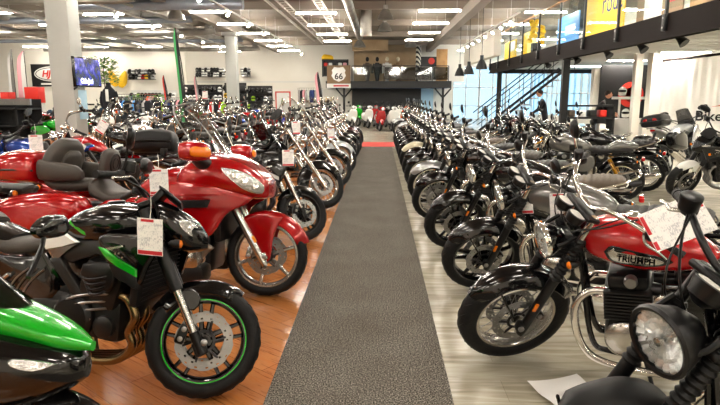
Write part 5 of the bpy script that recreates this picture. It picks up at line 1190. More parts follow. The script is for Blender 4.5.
for k in range(5):
    b = B(); b.box((fx(335, FY)-.6+.3*k, FY+.45, fz(76, FY)+.72), (.22, .3, .2), None, .03); tag(b.build('box', ['red_box', 'white', 'poster_black', 'white', 'pink'][k]), '%s small box from the left on the far black shelf unit' % ORD[k], 'box', 'boxes on the far shelf unit')
b = B(); b.loft([(-.35, 0, 0, .12, .1, .08, 2.5), (-.2, 0, 0, .2, .24, .08, 2.5), (.2, 0, 0, .2, .2, .08, 2.5), (.38, 0, 0, .1, .1, .08, 2.5)], 4, 16, Matrix.Translation((fx(327, FY), FY+.5, fz(76, FY)+1.1))); tag(b.build('bag', 'yellow'), 'yellow bag on top of the far black shelf unit', 'bag')
e = empty('picture', (fx(429, FY), FY+.9, fz(66, FY))); b = B(); b.box((0, 0, .3), (1.0, .06, .62)); b.build('frame', 'poster_black', e); b = B(); b.lathe([(.2, 0), (.2, .01)], (.18, -.035, .34), (0, -1, 0), 20); b.m('poster_red'); b.build('emblem', 'poster_red', e); tag(e, 'black panel with red round emblem on the far mezzanine', 'picture')
b = B(); b.box((fx(443, FY), FY+1.2, fz(81, FY)+1.0), (.7, .05, 2.0)); tag(b.build('poster', 'timber'), 'tan poster right of the black panel on the far mezzanine', 'poster')
b = B(); b.tube([(fx(418, FY), FY+.3, fz(81, FY)), (fx(418, FY), FY+.3, 4.6)], .16, 14, 1); tag(b.build('striped_pole', 'tiger'), 'black and white striped pole on the far mezzanine', 'pole')
# cabinets and mannequins seen over the railing
for k, px in enumerate((367, 377, 387, 398)):
    e = empty('mannequin', (fx(px, FY), FY+.8, fz(81, FY))); M = Matrix.Translation((0, 0, .0)) @ Matrix.Rotation(-PI/2, 4, 'Y')
    b = B(); b.loft([(0, 0, 0, .1, .1, .1, 2), (.4, 0, 0, .17, .12, .12, 2.3), (.9, 0, 0, .22, .13, .13, 2.4), (1.15, 0, 0, .12, .1, .1, 2)], 4, 16, M)
    for s_ in (1, -1): b.tube([(0, s_*.2, 1.08), (0, s_*.28, .8), (.05, s_*.26, .5)], [.07, .06, .05], 8, 3)
    b.build('jacket', ['leather_brown', 'poster_black', 'white', 'brown_board'][k], e, rotz=PI/2); b = B(); b.ball((0, 0, 1.36), (.11, .12, .15)); b.build('head', 'black_matte' if k < 2 else 'cream', e)
    tag(e, ['brown', 'black', 'white', 'tan'][k]+' jacket on a stand behind the far mezzanine railing', 'mannequin')

# ------------------------------------------------------------------ back wall and shop fittings
e = empty('wall_sign', (fx(55, 35), 35., 0)); x0 = 0
y_ = 35.; zc = fz(75, y_)
b = B(); b.box((0, 0, zc), (2.6, .08, 1.3)); b.build('panel', 'poster_black', e)
def ell(b, a, c, y, x, z, n=36): b.add([(x+a*math.cos(2*PI*k/n), y, z+c*math.sin(2*PI*k/n)) for k in range(n)], [tuple(range(n))])
b = B(); b.m('white'); ell(b, 1.12, .44, -.045, .0, zc+.08); b.m('poster_black'); ell(b, 1.05, .38, -.05, .0, zc+.08); b.m('white'); ell(b, 1.0, .34, -.054, .0, zc+.08)
b.m('poster_red').text('HJC', .52, Matrix.Translation((-.22, -.06, zc+.08)) @ Matrix.Rotation(PI/2, 4, 'X'), .004, shear=.25, bold=.02); b.m('white').box((0, -.05, zc-.5), (1.5, .02, .1)); b.build('emblem', None, e, fix=False)
tag(e, 'black wall sign with white oval and red letters, left of the white column', 'sign')
b = B(); b.box((e.location.x, 35.1, zc), (3.2, .1, 2.6)); 
struct(slab('wall_back.001', XL, -11.5, 35.1, 35.3, 0, H, 'wall_white'))
# television on the column
tv = empty('television', (-6.36, 12.8, 2.09)); b = B(); b.box((0, 0, 0), (.06, 1.16, .63), None, .012); b.build('frame', 'black_gloss', tv)
b = B(); b.box((.031, 0, 0), (.004, 1.09, .56)); b.build('screen', 'tv_picture', tv)
b = B(); b.text('Cafe Juri', .15, Matrix.Translation((.036, -.1, -.19)) @ Matrix(((0, 0, 1, 0), (1, 0, 0, 0), (0, 1, 0, 0), (0, 0, 0, 1))), .001, bold=.003); b.build('caption', 'screen_text', tv)
b = B(); b.box((-.05, -.3, -.25), (.1, .06, .06)); b.tube([(-.05, -.3, -.28), (-.05, -.5, -.36)], .02, 6, 1); b.box((-.06, 0, 0), (.1, .3, .3)); b.build('bracket', 'black_steel', tv); tag(tv, 'flat television showing a blue picture, fixed to the white column', 'television')
b = B(); b.box((-6.4, 12.6, 1.4), (.03, .32, .62), None, .005); b.m('navy'); tag(b.build('notice', 'light_blue'), 'pale blue notice on the column below the television', 'notice')
# shelf counters on the left
def counter(x, y, wd, label):
    e = empty('display_shelf', (x, y, 0)); b = B()
    for z in (.3, .8, 1.25): b.box((0, 0, z), (wd, .5, .04))
    b.box((0, .25, .75), (wd, .03, 1.5))
    for k in range(int(wd/.8)+1): b.box((-wd/2+.8*k, .0, .7), (.05, .5, 1.4))
    b.build('rack', 'black_steel', e); b = B(); b.box((0, -.22, 1.43), (wd, .08, .16))
    b.m('steel')
    for k in range(int(wd*5)): b.box((-wd/2+.1+.2*k, -.265, 1.43), (.12, .01, .09))
    b.build('rail', None, e); b = B(); tag(e, label, 'shelf'); return e
counter(-11.3, 15.4, 4.4, 'long black display shelf left of the white column'); counter(-17.2, 24.5, 5.0, 'second black display shelf farther back on the left')
CN = {'black_gloss': 'black', 'white': 'white', 'red_bright': 'red', 'silver': 'silver', 'green': 'green', 'blue': 'blue', 'lime': 'lime', 'black_matte': 'matt black', 'yellow': 'yellow', 'orange_paint': 'orange'}
helm = {}
def helmet(x, y, z, rz, m, label, group):
    if m not in helm:
        e = empty('helmet', (x, y, z)); b = B(); b.ball((0, 0, .14), (.145, .12, .14), None, 16, 10); b.loft([(.02, 0, .06, .115, .06, .06, 2.5), (.1, 0, .055, .1, .06, .055, 2.5), (.16, 0, .06, .06, .05, .04, 2.3)], 3, 16); b.build('shell', m, e)
        b = B(); b.loft([(.05, 0, .15, .119, .045, .045, 2.6), (.11, 0, .15, .1, .045, .042, 2.6), (.15, 0, .148, .05, .035, .035, 2.4)], 3, 16); b.build('visor', 'black_gloss', e); helm[m] = e; o = e
    else: o = dup(helm[m]); o.location = (x, y, z)
    o.rotation_euler = (0, 0, rz); return tag(o, label, 'helmet', group)
HM = list(CN)
def helmet_wall(px0, px1, y, rows, n, where, back=True, board_m='poster_black', seed=1):
    r = random.Random(seed); x0, x1 = fx(px0, y), fx(px1, y)
    zs = [fz(p, y) for p in rows]
    e = empty('helmet_rack', ((x0+x1)/2, y, 0)); b = B()
    for z in zs: b.box((0, 0, z-.02), (x1-x0, .36, .03))
    if back: b.box((0, .19, (max(zs)+.4)/2), (x1-x0, .03, max(zs)+.4))
    else: b.box((0, .19, zs[0]), (x1-x0, .02, .1))
    b.build('shelves', board_m, e); tag(e, where+' holding helmets', 'rack')
    for j, z in enumerate(zs):
        for k in range(n):
            m = r.choice(['black_gloss', 'black_matte', 'white', 'silver', 'black_gloss', 'black_matte', 'white']) if r.random() < .88 else r.choice(HM)
            helmet(x0+(x1-x0)*(k+.5)/n, y-.02, z, -PI/2+r.uniform(-.6, .6), m, ('%s helmet, %s from the left, %s%s' % (CN[m], ORD[k], ['top row of the ', 'second row of the ', 'third row of the '][j] if len(zs) > 1 else 'on the ', where)), 'helmets on the '+where)
helmet_wall(224, 246, 33, (90, 98, 106), 6, 'headed black helmet rack', seed=2)
helmet_wall(247, 272, 33.2, (93, 101, 109), 6, 'plain black helmet rack', seed=3)
helmet_wall(197, 226, 39.4, (71.5, 76.5), 10, 'long upper wall shelf', False, seed=4)
helmet_wall(130, 156, 34.6, (73.5, 79), 8, 'upper left wall shelf', False, seed=5)
helmet_wall(242, 251, 39.4, (71.5, 76.5), 3, 'short upper wall shelf', False, seed=6)
helmet_wall(130, 176, 31, (98, 106), 13, 'low white shelf', True, 'under_white', seed=7)
helmet_wall(184, 222, 32.5, (92, 100, 108), 9, 'wide black helmet rack', seed=9)
helmet_wall(136, 168, 36, (88, 96), 8, 'rear white shelf', True, 'under_white', seed=10)
b = B(); x = fx(235, 32.8); b.box((x, 32.8, fz(88, 32.8)), (1.2, .1, .34), None, .03); b.m('white'); tag(b.build('header_sign', 'poster_black'), 'black header sign above the helmet rack below the far column', 'sign')
for k, (px, py0, py1, wpx, y, nm) in enumerate(((35, 87, 103, 14, 24, 'red display box left of the white column, below the wall sign'), (8, 92, 105, 8, 24, 'red display box at the far left edge of the shop'), (204, 88, 101, 12, 34, 'red display box left of the far helmet racks'))):
    x = fx(px, y); z1, z0 = fz(py0, y), fz(py1, y); wd = wpx*y/F
    e = empty('display_box', (x, y, 0)); b = B(); b.box((0, 0, (z0+z1)/2), (wd, .5, z1-z0), None, .015); b.build('box', 'red_box', e); b = B(); b.box((0, 0, z0/2), (wd*.9, .45, z0)); b.build('plinth', 'under_white', e); tag(e, nm, 'display')
# framed white board, wetsuit-like blue gear, flags
def hang(name, px0, px1, py0, py1, y, m, label, cat, th=.05): b = B(); x0, x1 = fx(px0, y), fx(px1, y); z1, z0 = fz(py0, y), fz(py1, y); b.box(((x0+x1)/2, y, (z0+z1)/2), (x1-x0, th, z1-z0)); return tag(b.build(name, m), label, cat)
yb_ = 36.; x0, x1 = fx(276, yb_), fx(290, yb_); zt = fz(92, yb_)
e = empty('notice_board', ((x0+x1)/2, yb_, 0)); b = B(); b.box((0, 0, zt/2), (x1-x0, .06, zt)); b.build('board', 'white', e); b = B()
for s_ in (-1, 1): b.box((s_*(x1-x0)/2, -.01, zt/2), (.07, .09, zt))
b.box((0, -.01, zt), (x1-x0+.07, .09, .07)); b.build('frame', 'poster_red', e); tag(e, 'white board in a red frame between the helmet racks and the red flag', 'notice board')
hang('poster', 111, 128, 70, 87, 35.07, 'white', 'white wall poster behind the orange racing shapes', 'poster')
for k, (px, pz) in enumerate(((114, 78), (124, 79))):
    b = B(); x = fx(px, 34.95); z = fz(pz, 34.95); b.loft([(-.5, 0, 0, .12, .05, .05, 2), (-.2, 0, 0, .28, .1, .1, 2.3), (.2, 0, 0, .2, .1, .1, 2.3), (.5, 0, 0, .06, .04, .04, 2)], 4, 14, Matrix.Translation((x, 34.98, z)) @ Matrix.Rotation(-PI/2+(.35 if k else -.35), 4, 'Y') @ Matrix.Rotation(PI/2, 4, 'X')); b.m('yellow'); tag(b.build('racing_suit', 'orange_paint' if 0 else 'yellow'), ['left', 'right'][k]+' one of two yellow-orange racing suits on the back wall', 'racing suit')
def flag(px, py0, y, wpx, m, label, m2=None, lean=0):
    x = fx(px, y); zt = fz(py0, y); e = empty('feather_flag', (x, y, 0)); b = B(); b.tube([(0, 0, .02), (lean*.2, 0, zt*.6), (lean, 0, zt)], .015, 6, 3); b.lathe([(.25, 0), (.25, .02), (.03, .05)], (0, 0, 0), (0, 0, 1), 14); b.build('pole', 'black_steel', e)
    wd = wpx*y/F; vs = []; n = 14
    for t_ in (0, .008):
        for k in range(n+1):
            t = k/n; z = .4+(zt-.4)*t; w_ = wd*(1 if t < .75 else math.sqrt(max(.01, 1-((t-.75)/.255)**2)))
            for q in (0, .5, 1): vs.append((-w_*q+lean*t*t, t_+.03*math.sin(t*7+q*2), z))
    N = (n+1)*3; fs = []
    mid = []
    for k in range(n):
        for q in (0, 1):
            f = (k*3+q, k*3+q+1, (k+1)*3+q+1, (k+1)*3+q); fs += [f, tuple(N+i for i in f[::-1])]; mid += [q, q]
    b = B(); b.m(m).add(vs, [f for f, q in zip(fs, mid) if q == 1]); b.m(m2 or m).add(vs, [f for f, q in zip(fs, mid) if q == 0]); b.build('cloth', None, e, fix=False); return tag(e, label, 'flag')
flag(186, 27, 14.5, 5, 'flag_green', 'tall green and black feather flag among the left bikes', 'poster_black', -.18)
flag(323, 72, 31, 5, 'pink', 'red and grey feather flag before the far mezzanine', 'poster_black', -.25)
flag(169, 75, 27, 3.2, 'poster_red', 'small red and black feather flag left of the green flag', 'poster_black', -.2); flag(200, 76, 31, 3.2, 'pink', 'pale red feather flag right of the green flag', 'steel', -.2)
flag(28, 50, 25, 9, 'pink', 'pale roll-up flag left of the wall sign', 'under_white', 0); flag(16, 48, 26, 6, 'under_white', 'white roll-up flag near the left edge', 'steel', 0)
# potted tree
def plant(x, y, h, n, sp, label, seed):
    r = random.Random(seed); e = empty('potted_plant', (x, y, 0)); b = B(); b.lathe([(.16, 0), (.2, .32), (.22, .36), (.19, .35), (.02, .33)], (0, 0, 0), (0, 0, 1), 18); b.build('pot', 'black_matte', e)
    b = B(); b.tube([(0, 0, .3), (.03, 0, h*.5), (0, .02, h*.85)], .025, 7, 3); b.build('stem', 'leather_brown', e); b = B()
    for k in range(n):
        a = r.uniform(0, 6.3); ra = sp*r.random()**.5; c = Vector((ra*math.cos(a), ra*math.sin(a), h-sp+r.uniform(-sp, sp))); d = Vector((math.cos(a), math.sin(a), r.uniform(-.5, .6))).normalized(); s_ = d.cross(Vector((0, 0, 1))).normalized(); l = r.uniform(.14, .24)*(1.5 if h > 3 else 1)
        b.m('leaf' if r.random() < .6 else 'leaf_light').add([c, c+d*l*.5+s_*l*.25, c+d*l, c+d*l*.5-s_*l*.25+Vector((0, 0, .02))], [(0, 1, 2, 3)])
    b.build('foliage', None, e, fix=False); return tag(e, label, 'plant')
plant(fx(105, 30), 30, 3.45, 520, .62, 'tall green potted tree right of the television', 1)
for k in range(3): plant(fx(110+23*k, 27.4), 27.4, 1.6, 130, .34, 'low leafy plant, %s from the column in the green row below the television' % ORD[k], 10+k)
# clothes rails
def jacket_proto(m):
    e = empty('hanging_jacket'); b = B(); b.loft([(0, 0, 0, .2, .07, .07, 2.6), (.3, 0, 0, .21, .08, .08, 2.6), (.55, 0, 0, .23, .08, .08, 2.5), (.66, 0, 0, .14, .06, .06, 2.2), (.7, 0, 0, .06, .04, .04, 2)], 3, 12, Matrix.Rotation(-PI/2, 4, 'Y') @ Matrix.Rotation(0, 4, 'X'))
    for s_ in (1, -1): b.tube([(0, s_*.2, .6), (.02, s_*.27, .35), (.04, s_*.26, .05)], [.06, .055, .045], 8, 3)
    b.build('garment', m, e, rotz=0); b = B(); b.tube([(0, 0, .68), (0, 0, .76), (.02, 0, .8)], .008, 5, 2); b.build('hanger', 'steel', e); return e
jp = {}
JM = {'cloth_dark': 'black', 'navy': 'navy', 'under_white': 'white', 'poster_red': 'red', 'lime': 'lime', 'steel': 'grey', 'poster_blue': 'blue', 'orange_paint': 'orange', 'pink': 'pink'}
def rail(px0, px1, y, zt, n, where, seed):
    r = random.Random(seed); x0, x1 = fx(px0, y), fx(px1, y); e = empty('clothes_rail', ((x0+x1)/2, y, 0)); b = B(); w_ = (x1-x0)/2
    b.tube([(-w_, 0, 0), (-w_, 0, zt), (w_, 0, zt), (w_, 0, 0)], .018, 8, 1); b.box((-w_, 0, .02), (.05, .5, .03)); b.box((w_, 0, .02), (.05, .5, .03)); b.build('rack', 'chrome', e); tag(e, 'chrome clothes rail, '+where, 'clothes rail')
    for k in range(n):
        m = r.choice(['cloth_dark', 'cloth_dark', 'cloth_dark', 'steel', 'under_white', 'navy']) if r.random() < .8 else r.choice(list(JM))
        if m not in jp: jp[m] = jacket_proto(m); o = jp[m]
        else: o = dup(jp[m])
        o.location = (x0+(x1-x0)*(k+.7)/(n+.4), y, zt-.8); o.rotation_euler = (0, 0, r.uniform(-.15, .15)); tag(o, '%s jacket, %s from the left on the clothes rail %s' % (JM[m], ORD[k], where), 'jacket', 'jackets on the rail '+where)
rail(108, 150, 23, 1.5, 20, 'behind the green plants', 3); rail(150, 182, 25, 1.5, 15, 'left of the green flag', 4); rail(186, 224, 27, 1.4, 16, 'before the far helmet racks', 5); rail(112, 160, 28, 1.65, 18, 'below the upper wall shelf', 6); rail(298, 322, 33, 2.0, 10, 'beside the red-grey flag', 8)
# black jacket on a bust
e = empty('mannequin', (fx(109, 20), 20, .0)); b = B(); M = Matrix.Rotation(-PI/2, 4, 'Y'); b.loft([(1.05, 0, 0, .17, .12, .12, 2.3), (1.4, 0, 0, .23, .14, .14, 2.4), (1.72, 0, 0, .22, .13, .13, 2.4), (1.9, 0, 0, .09, .08, .08, 2), (2.02, 0, 0, .08, .08, .08, 2)], 4, 18, M)
for s_ in (1, -1): b.tube([(0, s_*.2, 1.72), (.02, s_*.28, 1.4), (.06, s_*.24, 1.1)], [.08, .07, .055], 8, 3)
b.build('jacket', 'cloth_dark', e, rotz=PI/2); b = B(); b.tube([(0, 0, 0), (0, 0, 1.2)], .03, 8, 1); b.lathe([(.25, 0), (.25, .03), (.03, .05)], (0, 0, 0), (0, 0, 1), 16); b.build('stand', 'steel', e); b = B(); b.box((0, -.15, 1.6), (.1, .02, .4), None, .005); b.build('white_flash', 'white', e); tag(e, 'black jacket on a display bust right of the column', 'mannequin')
# white showcase under the black display wall
e = empty('display_stand', (7.85, 18.6, 0)); b = B(); b.box((0, 0, .45), (1.3, .5, .9), None, .02); b.build('base', 'white', e)
b = B()
for x in (-.5, 0, .5): b.box((x, -.2, 1.2), (.05, .05, .7))
b.box((0, 0, 1.52), (1.15, .5, .08)); b.build('frame', 'white', e); tag(e, 'white display stand before the black wall with red emblem', 'display')
helmet(7.6, 18.5, .92, -2.0, 'white', 'white helmet on the white display stand', None); helmet(8.3, 18.5, .92, -1.2, 'lime', 'lime helmet on the white display stand', None); helmet(7.9, 18.5, 1.58, -1.6, 'black_matte', 'matt black helmet on top of the white display stand', None); helmet(7.5, 18.6, 1.58, -2.2, 'white', 'white helmet on top of the white display stand', None)
e = empty('tool_shelf', (6.1, 17.6, 0)); b = B()
for z in (.1, .55, .95, 1.3): b.box((0, 0, z), (1.4, .5, .05))
for x in (-.7, .7): b.box((x, 0, .66), (.06, .5, 1.32))
b.build('rack', 'black_steel', e); tag(e, 'low black shelf rack beside the stairs post', 'shelf')
for k in range(8):
    b = B(); b.box((5.6+.3*(k % 4), 17.5, (.98, .58)[k//4]+.1), (.2, .3, .2), None, .03); tag(b.build('parcel', ['leather_brown', 'white', 'poster_black', 'red_box', 'timber', 'light_blue', 'poster_black', 'white'][k]), '%s small parcel from the left on the %s shelf of the low black rack' % (ORD[k % 4], ['upper', 'lower'][k//4]), 'parcel', 'parcels on the low black rack')

# ------------------------------------------------------------------ people
def person(x, y, rz, lean, top, label, arms):
    e = empty('person', (x, y, 0), rz)
    # one continuous body grown over a skeleton
    hip = Vector((0, 0, .93)); sh = Vector((math.sin(lean)*.5, 0, .93+.5*math.cos(lean))); nk = sh+Vector((math.sin(lean)*.12, 0, .09)); hd = nk+Vector((.05+math.sin(lean)*.08, 0, .15))
    V = [hip, hip.lerp(sh, .45), sh, nk]; Rd = [(.15, .13), (.14, .12), (.16, .11), (.055, .055)]; E = [(0, 1), (1, 2), (2, 3)]
    def chain(root, pts, rs):
        p = root
        for q, r in zip(pts, rs): V.append(Vector(q)); Rd.append((r, r)); E.append((p, len(V)-1)); p = len(V)-1
        return p
    for s_ in (1, -1):
        chain(0, [(0, s_*.1, .85), (.05*s_+.03, s_*.11, .48), (.02+.05*s_, s_*.12, .09), (.14+.05*s_, s_*.13, .05)], [.1, .065, .045, .04])
        el, wr = arms[0 if s_ > 0 else 1]
        chain(2, [sh+Vector((0, s_*.19, -.02)), sh+Vector((el[0], s_*el[1], el[2])), sh+Vector((wr[0], s_*wr[1], wr[2]))], [.062, .045, .033])
    me = bpy.data.meshes.new('body'); me.from_pydata([v[:] for v in V], E, []); o = bpy.data.objects.new('body', me); COL.objects.link(o)
    sk = o.modifiers.new('s', 'SKIN'); me_l = me.skin_vertices[0].data if me.skin_vertices else None
    if me_l is None: bm = bmesh.new(); bm.from_mesh(me); bm.verts.layers.skin.verify(); bm.to_mesh(me); bm.free(); me_l = me.skin_vertices[0].data
    for k, r in enumerate(Rd): me_l[k].radius = r; me_l[k].use_root = (k == 0)
    sb = o.modifiers.new('d', 'SUBSURF'); sb.levels = 2; sb.render_levels = 2
    dg = bpy.context.evaluated_depsgraph_get(); m2 = bpy.data.meshes.new_from_object(o.evaluated_get(dg)); bpy.data.objects.remove(o)
    for p in m2.polygons: p.use_smooth = True
    m2.materials.clear()
    for q in (top, 'cloth_dark', 'skin', 'black_matte'): m2.materials.append(MATS[q])
    for p in m2.polygons:
        c = p.center; p.material_index = 3 if c.z < .1 else (1 if c.z < .9 else (2 if c.z > nk.z-.01 else 0))
    ob = bpy.data.objects.new('body', m2); COL.objects.link(ob); ob.parent = e
    b = B(); b.m('skin').ball(tuple(hd), (.095, .075, .115)); b.ball((hd.x+.095, 0, hd.z-.01), (.018, .014, .025))
    for s_ in (1, -1): b.ball((hd.x, s_*.078, hd.z-.01), (.018, .01, .028), None, 8, 6); b.m('hair').ball((hd.x+.085, s_*.03, hd.z+.015), (.01, .012, .007), None, 8, 6); b.m('skin')
    b.m('poster_red').ball((hd.x+.086, 0, hd.z-.055), (.01, .025, .006), None, 8, 5); b.build('head', None, e)
    b = B(); b.ball((hd.x-.02, 0, hd.z+.035), (.1, .083, .1)); b.build('hair', 'hair', e)
    for s_ in (1, -1):
        wr = arms[0 if s_ > 0 else 1][1]; c = sh+Vector((wr[0], s_*wr[1], wr[2])); d = Vector((.8, 0, -.6)); b = B(); b.tube([tuple(c), tuple(c+d*.09)], [.026, .036], 8, 2)
        for k in range(4): a = c+d*.09+Vector((0, (k-1.5)*.018, 0)); b.tube([tuple(a), tuple(a+d*.04), tuple(a+d*.06+Vector((0, 0, -.025)))], [.009, .008, .006], 6, 2)
        a = c+d*.03; b.tube([tuple(a), tuple(a+Vector((.03, -s_*.045, 0))), tuple(a+Vector((.06, -s_*.05, -.02)))], [.011, .009, .007], 6, 2); b.build('hand', 'skin', e)
    return tag(e, label, 'person')
person(5.62, 20.2, PI*.95, .25, 'cloth_dark', 'person in dark navy jacket bending slightly before the stairs', (((.1, .24, -.28), (.3, .2, -.4)), ((.1, .24, -.28), (.3, .2, -.42))))
person(6.55, 18.2, -.4, .45, 'black_matte', 'person in black leaning over beside the white display stand', (((.12, .24, -.26), (.34, .2, -.3)), ((.12, .24, -.26), (.34, .2, -.34))))

# ------------------------------------------------------------------ the motorcycles
CL = lambda **k: (classic, k)
KINDS = {
 'bobber': CL(tank='black_matte', fender='black_matte', lamp='black_satin', lamprim='black_satin', up='black_satin', wstyle='wire', Rf=.33, tw=.13, tyre=.1, hr=.115, dials=1, fsig=0, barm='black_satin', reservoir=True, steer=36, bar=[(.35, 0, 1.05), (.35, .07, 1.055), (.34, .16, 1.1), (.27, .28, 1.11), (.18, .41, 1.07)], seatm='leather', badge=None, fin='darksteel', mirr=None, stem='black_satin', fa=62, fb=165),
 'twin_red': CL(tank='red_bright', badge='TRIUMPH', fender='black_gloss', lamp='black_gloss', rim='polished', seatm='leather', grab=False, dials=2, barm='chrome', steer=37, bar=[(.35, 0, 1.07), (.35, .07, 1.075), (.34, .16, 1.13), (.26, .29, 1.12), (.12, .46, 1.04)], side='black_gloss', mirr='round', mname='black_satin', Rf=.335, tw=.125, tyre=.1, fin='gunmetal'),
 'twin_grey': CL(tank='grey_paint', fender='black_gloss', seatm='leather', strap=True, steer=37, side='black_gloss', rim='black_gloss', Rf=.33, tw=.125, wstyle='ten'),
 'twin_ribbed': CL(tank='black_gloss', seatm='leather_brown', grab=True, steer=37, rim='black_gloss', wstyle='ten', chromesig=1, Rf=.33, tw=.12, piping='dial'),
 'twin_black': CL(tank='black_gloss', stripe='silver', seatm='leather', grab=True, steer=37, Rf=.335, rim='polished'),
 'twin_cream': CL(tank='cream', seatm='leather_brown', steer=37, lamp='chrome', fender='cream', side='cream', grab=True),
 'twin_maroon': CL(tank='maroon', stripe='silver', seatm='leather_grey', steer=37, lamp='chrome', rim='chrome'),
 'twin_silver': CL(tank='silver', seatm='leather_grey', steer=37, lamp='chrome', fender='silver', rim='chrome', side='black_gloss'),
 'cafe': CL(tank='grey_paint', cowl=True, spring='gold', shockm='gold', low='gold', gaiter=False, seatm='leather', steer=8, lamp='chrome', exh='darksteel', fender='black_gloss', wstyle='wire', bar=[(.35, 0, 1.03), (.34, .1, 1.03), (.32, .2, 1.04), (.26, .3, 1.03), (.2, .38, 1.01)]),
 'roadster_green': (naked, dict(body='black_gloss', acc='green', rimstripe='green', steer=30)),
 'roadster_black': (naked, dict(body='black_gloss', acc='silver', steer=30, forklow='polished', rim='gunmetal', boxes=1, fairing=1, fstripe='white', screen=1, header='darksteel')),
 'roadster_silver': (naked, dict(body='silver', acc=None, boxes=2, fairing=1, fair='silver', screen=1, header='steel', muffler='polished', panel='black_gloss', steer=10, rim='black_gloss', frame='black_satin')),
 'roadster_white': (naked, dict(body='white', acc='red_bright', fender='white', header='darksteel', steer=14, tailm='black_gloss')),
 'roadster_dark': (naked, dict(body='black_gloss', acc=None, fender='white', header='steel', steer=30, panel='white', frame='cast_grey')),
 'roadster_blue': (naked, dict(body='blue', acc='silver', header='darksteel', steer=10)),
 'tourer': (tourer, dict(paint='red')),
 'sport_green': (sport, dict(body='green', low='black_gloss', rimstripe='green')),
 'sport_red': (sport, dict(body='red_bright', low='white')), 'sport_white': (sport, dict(body='white', low='black_gloss')), 'sport_black': (sport, dict(body='black_gloss', low='darksteel')),
 'cruiser_black': (cruiser, dict(steer=30, tank='black_gloss', screen=1)), 'cruiser_bare': (cruiser, dict(steer=30, tank='black_gloss', screen=0, stripe='silver', bags=0)),
 'cruiser_silver': (cruiser, dict(steer=30, tank='silver', screen=1, sh=.5)), 'cruiser_maroon': (cruiser, dict(steer=30, tank='maroon', stripe='silver', screen=1)), 'cruiser_blue': (cruiser, dict(steer=30, tank='blue', screen=0, fender='black_gloss', bags=0, wstyle='five')),
 'cruiser_red': (cruiser, dict(steer=30, tank='red', screen=0, bags=1)),
 'scooter_red': (scooter, dict(body='red_bright')), 'scooter_white': (scooter, dict(body='white')), 'scooter_orange': (scooter, dict(body='orange_paint')), 'scooter_black': (scooter, dict(body='black_gloss')), 'scooter_green': (scooter, dict(body='green')),
}
WORDS = {'bobber': 'matt black bobber', 'twin_red': 'red-tank classic motorcycle', 'twin_grey': 'grey-tank classic motorcycle', 'twin_ribbed': 'black classic motorcycle with ribbed brown seat', 'twin_black': 'black classic motorcycle', 'twin_cream': 'cream-tank classic motorcycle', 'twin_maroon': 'maroon-tank classic motorcycle', 'twin_silver': 'silver-tank classic motorcycle',
 'cafe': 'grey cafe racer with gold fork', 'roadster_green': 'black roadster with green stripes', 'roadster_black': 'black road bike with top box', 'roadster_silver': 'silver road bike with boxes', 'roadster_white': 'white roadster', 'roadster_blue': 'blue roadster', 'roadster_dark': 'black roadster', 'tourer': 'red touring motorcycle', 'sport_green': 'green sport bike', 'sport_red': 'red and white sport bike', 'sport_white': 'white sport bike', 'sport_black': 'black sport bike',
 'cruiser_black': 'black cruiser with windscreen', 'cruiser_bare': 'black cruiser without windscreen', 'cruiser_silver': 'silver cruiser with windscreen', 'cruiser_maroon': 'maroon cruiser with windscreen', 'cruiser_blue': 'blue cruiser', 'cruiser_red': 'red cruiser', 'scooter_red': 'red scooter', 'scooter_white': 'white scooter', 'scooter_orange': 'orange scooter', 'scooter_black': 'black scooter', 'scooter_green': 'green scooter'}
PROTO = {}; FIT = {}
def bike(kind, cx, cy, h, label, group, lean=9):
    """front tyre stands at (cx, cy); heading h degrees; leaning to its own left on the side stand"""
    if kind not in PROTO:
        fn, op = KINDS[kind]; r, xf = fn(op); PROTO[kind] = (r, xf); o = r
    else: o = dup(PROTO[kind][0])
    xf = PROTO[kind][1]; a = R_(h)
    o.location = (cx-xf*math.cos(a), cy-xf*math.sin(a), .012); o.rotation_euler = (-R_(lean), 0, a)
    return tag(o, label, 'scooter' if kind.startswith('scooter') else 'motorcycle', group)
GL, GR = 'motorcycles in the row left of the carpet', 'motorcycles in the row right of the carpet'
bike('sport_green', -1.14, 1.70, 0, 'black and green sport bike cut off at the bottom left corner of the view', GL)
Z8 = bike('roadster_green', -.94, 2.87, -12, 'black roadster with green stripes and a green rim line, white tag on its bars', GL, 6)
GW = bike('tourer', -.9, 4.49, -5, 'red touring motorcycle with large clear headlights, padded backrests and red trunk', GL, 6)
L3 = bike('roadster_black', -.84, 6.27, 8, 'black road bike with top box and white-striped fairing, behind the red tourer', GL)
lrow = ['cruiser_bare', 'cruiser_black', 'cruiser_silver', 'cruiser_black', 'cruiser_blue', 'cruiser_bare', 'cruiser_maroon', 'cruiser_black']
ys = [8.11, 10.05, 11.75, 13.2, 14.5, 15.7, 16.9, 18.0]
LB = []
for k, (kd, y) in enumerate(zip(lrow, ys)):
    LB.append(bike(kd, -.8+.02*(k % 3), y, 6, '%s, %s bike beyond the red tourer in the left aisle row' % (WORDS[kd], ORD[k+1]), GL))
